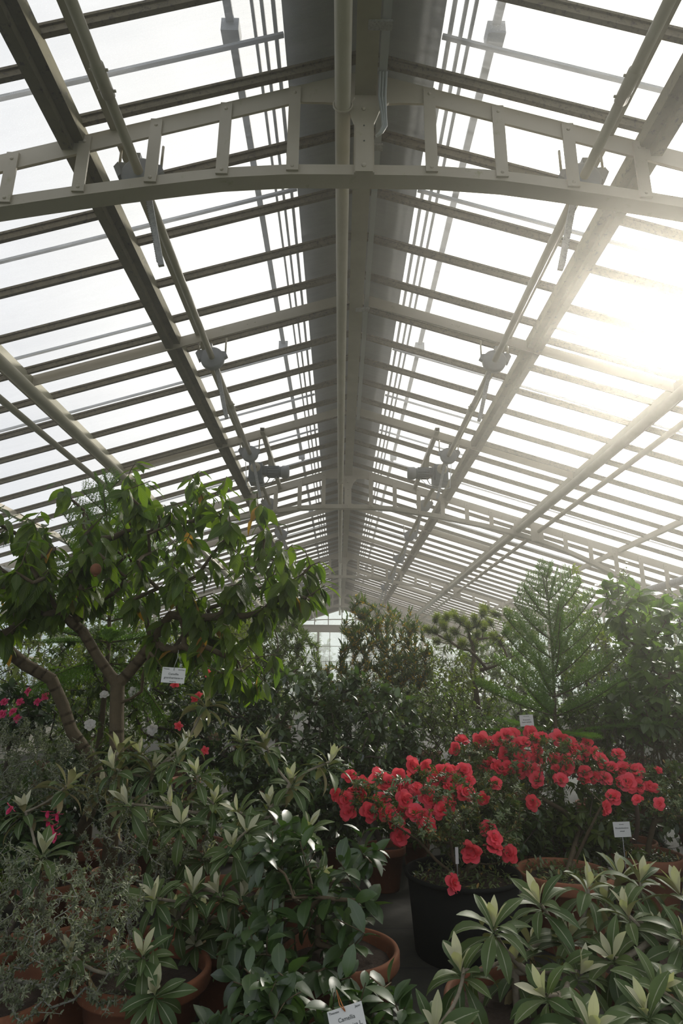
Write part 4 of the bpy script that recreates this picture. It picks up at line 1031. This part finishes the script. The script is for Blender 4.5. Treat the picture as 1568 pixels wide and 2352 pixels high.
for p, d in zip(P_, D_):
    for f, k, o, l in ((fo, 190, .05, .06), (f2, 150, -.03, .065)):
        v = nrm(rng.normal(0, 1, (k, 3))+d*.8+[0, 0, .5 if f is fo else .1]); q = p+d*o*rng.random((k, 1))+rng.normal(0, .012, (k, 3))
        f.blades(q, v, rng.normal(0, 1, (k, 3)), l*(.7+.5*rng.random(k)), .005, .2, 0, 1, [1, .4], None, rng)
fo.build('new_needles', L_PINE, root); f2.build('needles', L_PINED, root); settle(root)
# ---- 12 right side
rt, sk, rng = shrub('broad_leaved_tree', 'tall tree with broad fresh green leaves at the right edge', 'tree', [(1390, 1400), (1380, 1340), (1420, 1300), (1470, 1350), (1500, 1370), (1570, 1370), (1680, 1400), (1680, 1620), (1560, 1680), (1430, 1680), (1380, 1600), (1420, 1500)], (4.9, 6.0), (2.95, 5.5), L_BIG, .12, .06, 260, 3, BARK, 101, .03, .0026, (.27, .38, TERRA, 'terracotta'), .11, .2, .55, .4, .4, .2, 4, OV); settle(rt)
rt, sk, rng = shrub('camellia', 'dark glossy tall camellia at the right edge, behind the broad-leaved tree', 'camellia', [(1440, 1400), (1520, 1360), (1700, 1360), (1700, 1700), (1500, 1720), (1420, 1600)], (6.2, 7.3), (3.7, 6.8), L_CAM2, .075, .036, 380, 4, BARK, 102, .025, .002, (.27, .38, TERRA, 'terracotta')); settle(rt)
rt, sk, rng = shrub('slender_leafy_tree', 'slender small-leaved tree rising just right of the norfolk pine top', 'tree', [(1290, 1400), (1312, 1300), (1322, 1285), (1334, 1330), (1350, 1400), (1400, 1440), (1400, 1560), (1300, 1560), (1260, 1470)], (6.2, 7.0), (2.5, 6.6), L_YEL, .055, .024, 200, 5, TWIGR, 103, .02, .0018, (.24, .36, TERRA, 'terracotta'), low=1.2); settle(rt)
rt, sk, rng = shrub('slender_leafy_tree', 'slender tree with a thin leafy spire under the right roof truss', 'tree', [(1405, 1360), (1425, 1290), (1436, 1275), (1450, 1320), (1460, 1400), (1500, 1460), (1480, 1560), (1400, 1560)], (6.6, 7.3), (3.1, 7.0), L_BUSH, .05, .022, 200, 5, TWIGR, 104, .02, .0018, (.24, .36, TERRA, 'terracotta'), low=1.2); settle(rt)
for lab, poly, Y, base, n, sd in (('brownish heath bush right of the norfolk pine trunk', [(1270, 1700), (1300, 1670), (1360, 1650), (1440, 1655), (1480, 1700), (1460, 1780), (1280, 1760)], (5.1, 5.8), (2.2, 5.3), 520, 105),
                                  ('brownish heath bush at the right edge above the sparse azalea', [(1440, 1700), (1470, 1655), (1560, 1640), (1680, 1660), (1680, 1800), (1460, 1790)], (5.0, 5.8), (2.75, 4.9), 520, 106)):
    rt, sk, rng = shrub('heath_shrub', lab, 'shrub', poly, Y, base, L_HEATH, .014, .004, n, 20, TWIGR, sd, .018, .0013, (.19, .32, TERRA, 'terracotta'), .05, .15, .6, -.5, .1, 0, 1, [1, .5], 3, low=1.2, jit=.2); settle(rt)

# ---- 13 planting farther back on both sides
bk = [('rounded green shrub', L_BUSH, .07, .032), ('yellow-green feathery shrub', L_YEL, .08, .018), ('dark glossy shrub', L_CAM, .075, .036), ('fine-leaved bush', L_FINE, .045, .02)]
spots = [(-3.2, 8.2, 2.5, 0, 'left side behind the far left bush'), (-4.4, 9.6, 2.9, 1, 'left side, second row near the wall'), (-2.6, 10.2, 2.5, 2, 'left of the aisle, third row'), (-4.0, 12.0, 2.9, 0, 'left side, fourth row near the wall'),
         (-1.9, 12.4, 2.35, 1, 'left of the aisle, fourth row'), (-3.0, 15.0, 2.7, 3, 'left side, fifth row'), (-1.6, 17.5, 2.3, 0, 'left of the aisle, sixth row'), (-4.6, 7.0, 2.6, 3, 'left wall, first row'), (-5.2, 13.5, 2.9, 2, 'left wall, last row'),
         (2.0, 9.0, 2.45, 0, 'right of the aisle, behind the tufted pine'), (3.6, 8.8, 2.6, 2, 'right side behind the slender trees'), (4.8, 8.0, 2.8, 1, 'right wall, second row'), (1.5, 11.5, 2.4, 3, 'right of the aisle, third row'), (3.2, 11.8, 2.7, 0, 'right side, third row'),
         (4.9, 11.0, 2.8, 2, 'right wall, third row'), (1.4, 14.5, 2.4, 1, 'right of the aisle, fourth row'), (3.6, 15.0, 2.8, 3, 'right side, fourth row'), (4.9, 6.3, 2.4, 0, 'right wall, first row')]
for i, (x, y, h, k, where) in enumerate(spots):
    nm, mat, L, Wd = bk[k]; rng = np.random.default_rng(200+i)
    root = thing('background_shrub', (x, y, 0), nm+' in the background, '+where, 'shrub')
    pot(root, (x, y), .22, .32, TERRA, True, 'terracotta', i)
    sk = Skel((x, y, .3)); T = blob(rng, 330, (x, y, h*.55), (.95, .85, h*.45), .5); T = T[T[:, 2] > .4]
    T[:, 2] = np.minimum(T[:, 2], h+.1*rng.random(len(T)))
    sk.grow(T, rng, .12, .15, .8); sk.finish(.002, .03, .5); sk.wood('branches', BARKD, root)
    A, B = sk.shoots(2); fo = FO(); leaves_along(fo, rng, A, B, 6, L, Wd, .75, .15, .4, .25, 2, [.3, 1, .15], .3); fo.build('foliage', mat, root); settle(root)
LW = [(2.75, 4.3, 'right of the sparse azalea'), (1.62, 4.88, 'behind the rim of the spreading azalea pot'), (2.55, 5.75, 'behind the heath bushes'), (.55, 5.75, 'behind the centre camellia'), (-.15, 5.6, 'behind the mid-left camellia'), (-1.0, 5.85, 'left of the path, deep in shade'),
      (-2.75, 5.5, 'left, behind the white-flowered camellia'), (-2.45, 4.35, 'left, under the leaning tree'), (-3.3, 5.9, 'far left near the wall'), (3.45, 5.1, 'far right near the wall'), (.98, 4.75, 'behind the black tub'), (-1.95, 6.1, 'left, behind the fork of the trunk'),
      (3.3, 4.2, 'right edge near the wall'), (-3.2, 4.6, 'left edge near the wall'), (1.6, 7.6, 'right of the aisle, behind the tufted pine'), (.3, 7.0, 'in the aisle behind the wattles'), (-.3, 9.2, 'far down the aisle'), (.5, 10.8, 'farthest down the aisle')]
for i, (x, y, where) in enumerate(LW):
    rng = np.random.default_rng(400+i)
    root = thing('low_leafy_plant', (x, y, 0), 'low leafy green plant in a small pot, '+where, 'plant')
    pot(root, (x, y), .12, .2, TERRA, True, 'terracotta', i)
    sk = Skel((x, y, .17)); T = blob(rng, 150, (x, y, .5), (.48, .42, .38), .5); T = T[T[:, 2] > .12]
    sk.grow(T, rng, .08, .15, .5); sk.finish(.0018, .012, .5); sk.wood('branches', BARKD, root)
    A, B = sk.shoots(2); fo = FO(); leaves_along(fo, rng, A, B, 5, .07, .032, .75, .15, .4, .25, 3, OV, .3); fo.build('foliage', (L_CAM2, L_BUSH)[i % 2], root); settle(root)
# trees outside, beyond the gable
for i, (x, y, h) in enumerate([(-9, 44, 6.5), (-3, 47, 5.2), (3, 45, 4.6), (9, 46, 6.8)]):
    rng = np.random.default_rng(300+i)
    root = thing('garden_tree', (x, y, -.2), 'dim tree outside beyond the glazed gable, %s' % ['far left', 'left of centre', 'right of centre', 'far right'][i], 'tree')
    sk = Skel((x, y, -.2)); T = blob(rng, 260, (x, y, h*.6), (3.2, 1.6, h*.42), .5); T[:, 2] = np.maximum(T[:, 2], .4)
    sk.grow(T, rng, .5, .15, .8); sk.finish(.01, .16, .5); sk.wood('branches', BARKD, root)
    A, B = sk.shoots(2); fo = FO(); leaves_along(fo, rng, A, B, 5, .34, .2, .75, .1, .3, .2, 2, [.3, 1, .2], .3); fo.build('foliage', L_BUSH, root); settle(root)

# ---- 14 name cards
def text_mesh(name, s, size, M, parent, align='CENTER'):
    cu = bpy.data.curves.new(name, 'FONT'); cu.body = s; cu.size = size; cu.align_x = align; cu.align_y = 'CENTER'; cu.extrude = .0003; cu.resolution_u = 3
    o = bpy.data.objects.new(name, cu); col.objects.link(o)
    me = bpy.data.meshes.new_from_object(o.evaluated_get(bpy.context.evaluated_depsgraph_get())); bpy.data.objects.remove(o)
    me.materials.clear(); me.materials.append(INK); o = link(name, me, parent); o.matrix_basis = M; return o
def card(label, px, py, Y, w, h, roll, lines, wire=None, tilt=0., cat='name card', stake=None, yaw=0.):
    c = at(px, py, Y); root = thing('name_card', c, label, cat, 'plant name cards')
    R = Matrix.Rotation(yaw, 4, 'Z') @ Matrix.Rotation(PI/2+tilt, 4, 'X') @ Matrix.Rotation(roll, 4, 'Z')
    b = MB(); b.box((0, 0, 0), (w, h, .0012)); o = b.build('card', CARD, root); o.matrix_basis = R
    for s, x, y, sz, al in lines: text_mesh('lettering', s, sz, Matrix.Translation((x, y, .0012)), o, al)
    if wire is not None:
        m = MB(); m.tube([np.array((Matrix(R) @ Vector(q))[:3]) for q in wire], .0014, 5); m.build('wire_tie', WIREO if 'orange' in label else GALV, root)
    if stake: m = MB(); m.tube([(0, .002, 0), (0, .004, -stake)], .0025, 5); m.build('stake', GALV, root)
    return root
card('white name card hung in the forked camellia tree', 398, 1551, 3.30, .122, .078, -.05,
     [('Theaceae', -.055, .031, .008, 'LEFT'), ('Süd-China', .055, .029, .008, 'RIGHT'), ('Camellia', 0, .006, .0155, 'CENTER'), ('granthamiana', -.006, -.013, .0155, 'CENTER'), ('Sealy', .052, -.014, .007, 'RIGHT'), ('Hongkong', 0, -.032, .008, 'CENTER')],
     [(0, .024, .002), (.0, .045, .004), (.01, .09, 0), (.005, .13, -.02)])
card('white name card tied with orange wire to the small camellia at the bottom edge', 797, 2345, 2.02, .100, .066, .26,
     [('Theaceae', -.046, .026, .0075, 'LEFT'), ('Japan', .045, .026, .0075, 'RIGHT'), ('Camellia', 0, .006, .014, 'CENTER'), ('japonica L.', .012, -.012, .014, 'CENTER')],
     [(0, .022, .003), (-.012, .04, .006), (-.012, .075, 0), (-.006, .045, .004), (.0, .024, .004)], -.25)
card('small grey name card at the foot of the norfolk pine', 1209, 1655, 5.05, .108, .085, .06,
     [('Araucariaceae', 0, .032, .008, 'CENTER'), ('Araucaria', 0, .006, .015, 'CENTER'), ('heterophylla', 0, -.012, .015, 'CENTER')], None, 0, stake=.5)
card('dim grey name card low among the stems of the right azaleas', 1428, 1905, 4.35, .11, .09, .04,
     [('Ericaceae', 0, .03, .008, 'CENTER'), ('Rhododendron', 0, .008, .014, 'CENTER'), ('simsii', 0, -.01, .014, 'CENTER')], None, 0, stake=.3)
card('white narrow plant tag stuck in the black tub', 1049, 1965, 3.82, .018, .085, 0, [], None, 0, stake=.1)
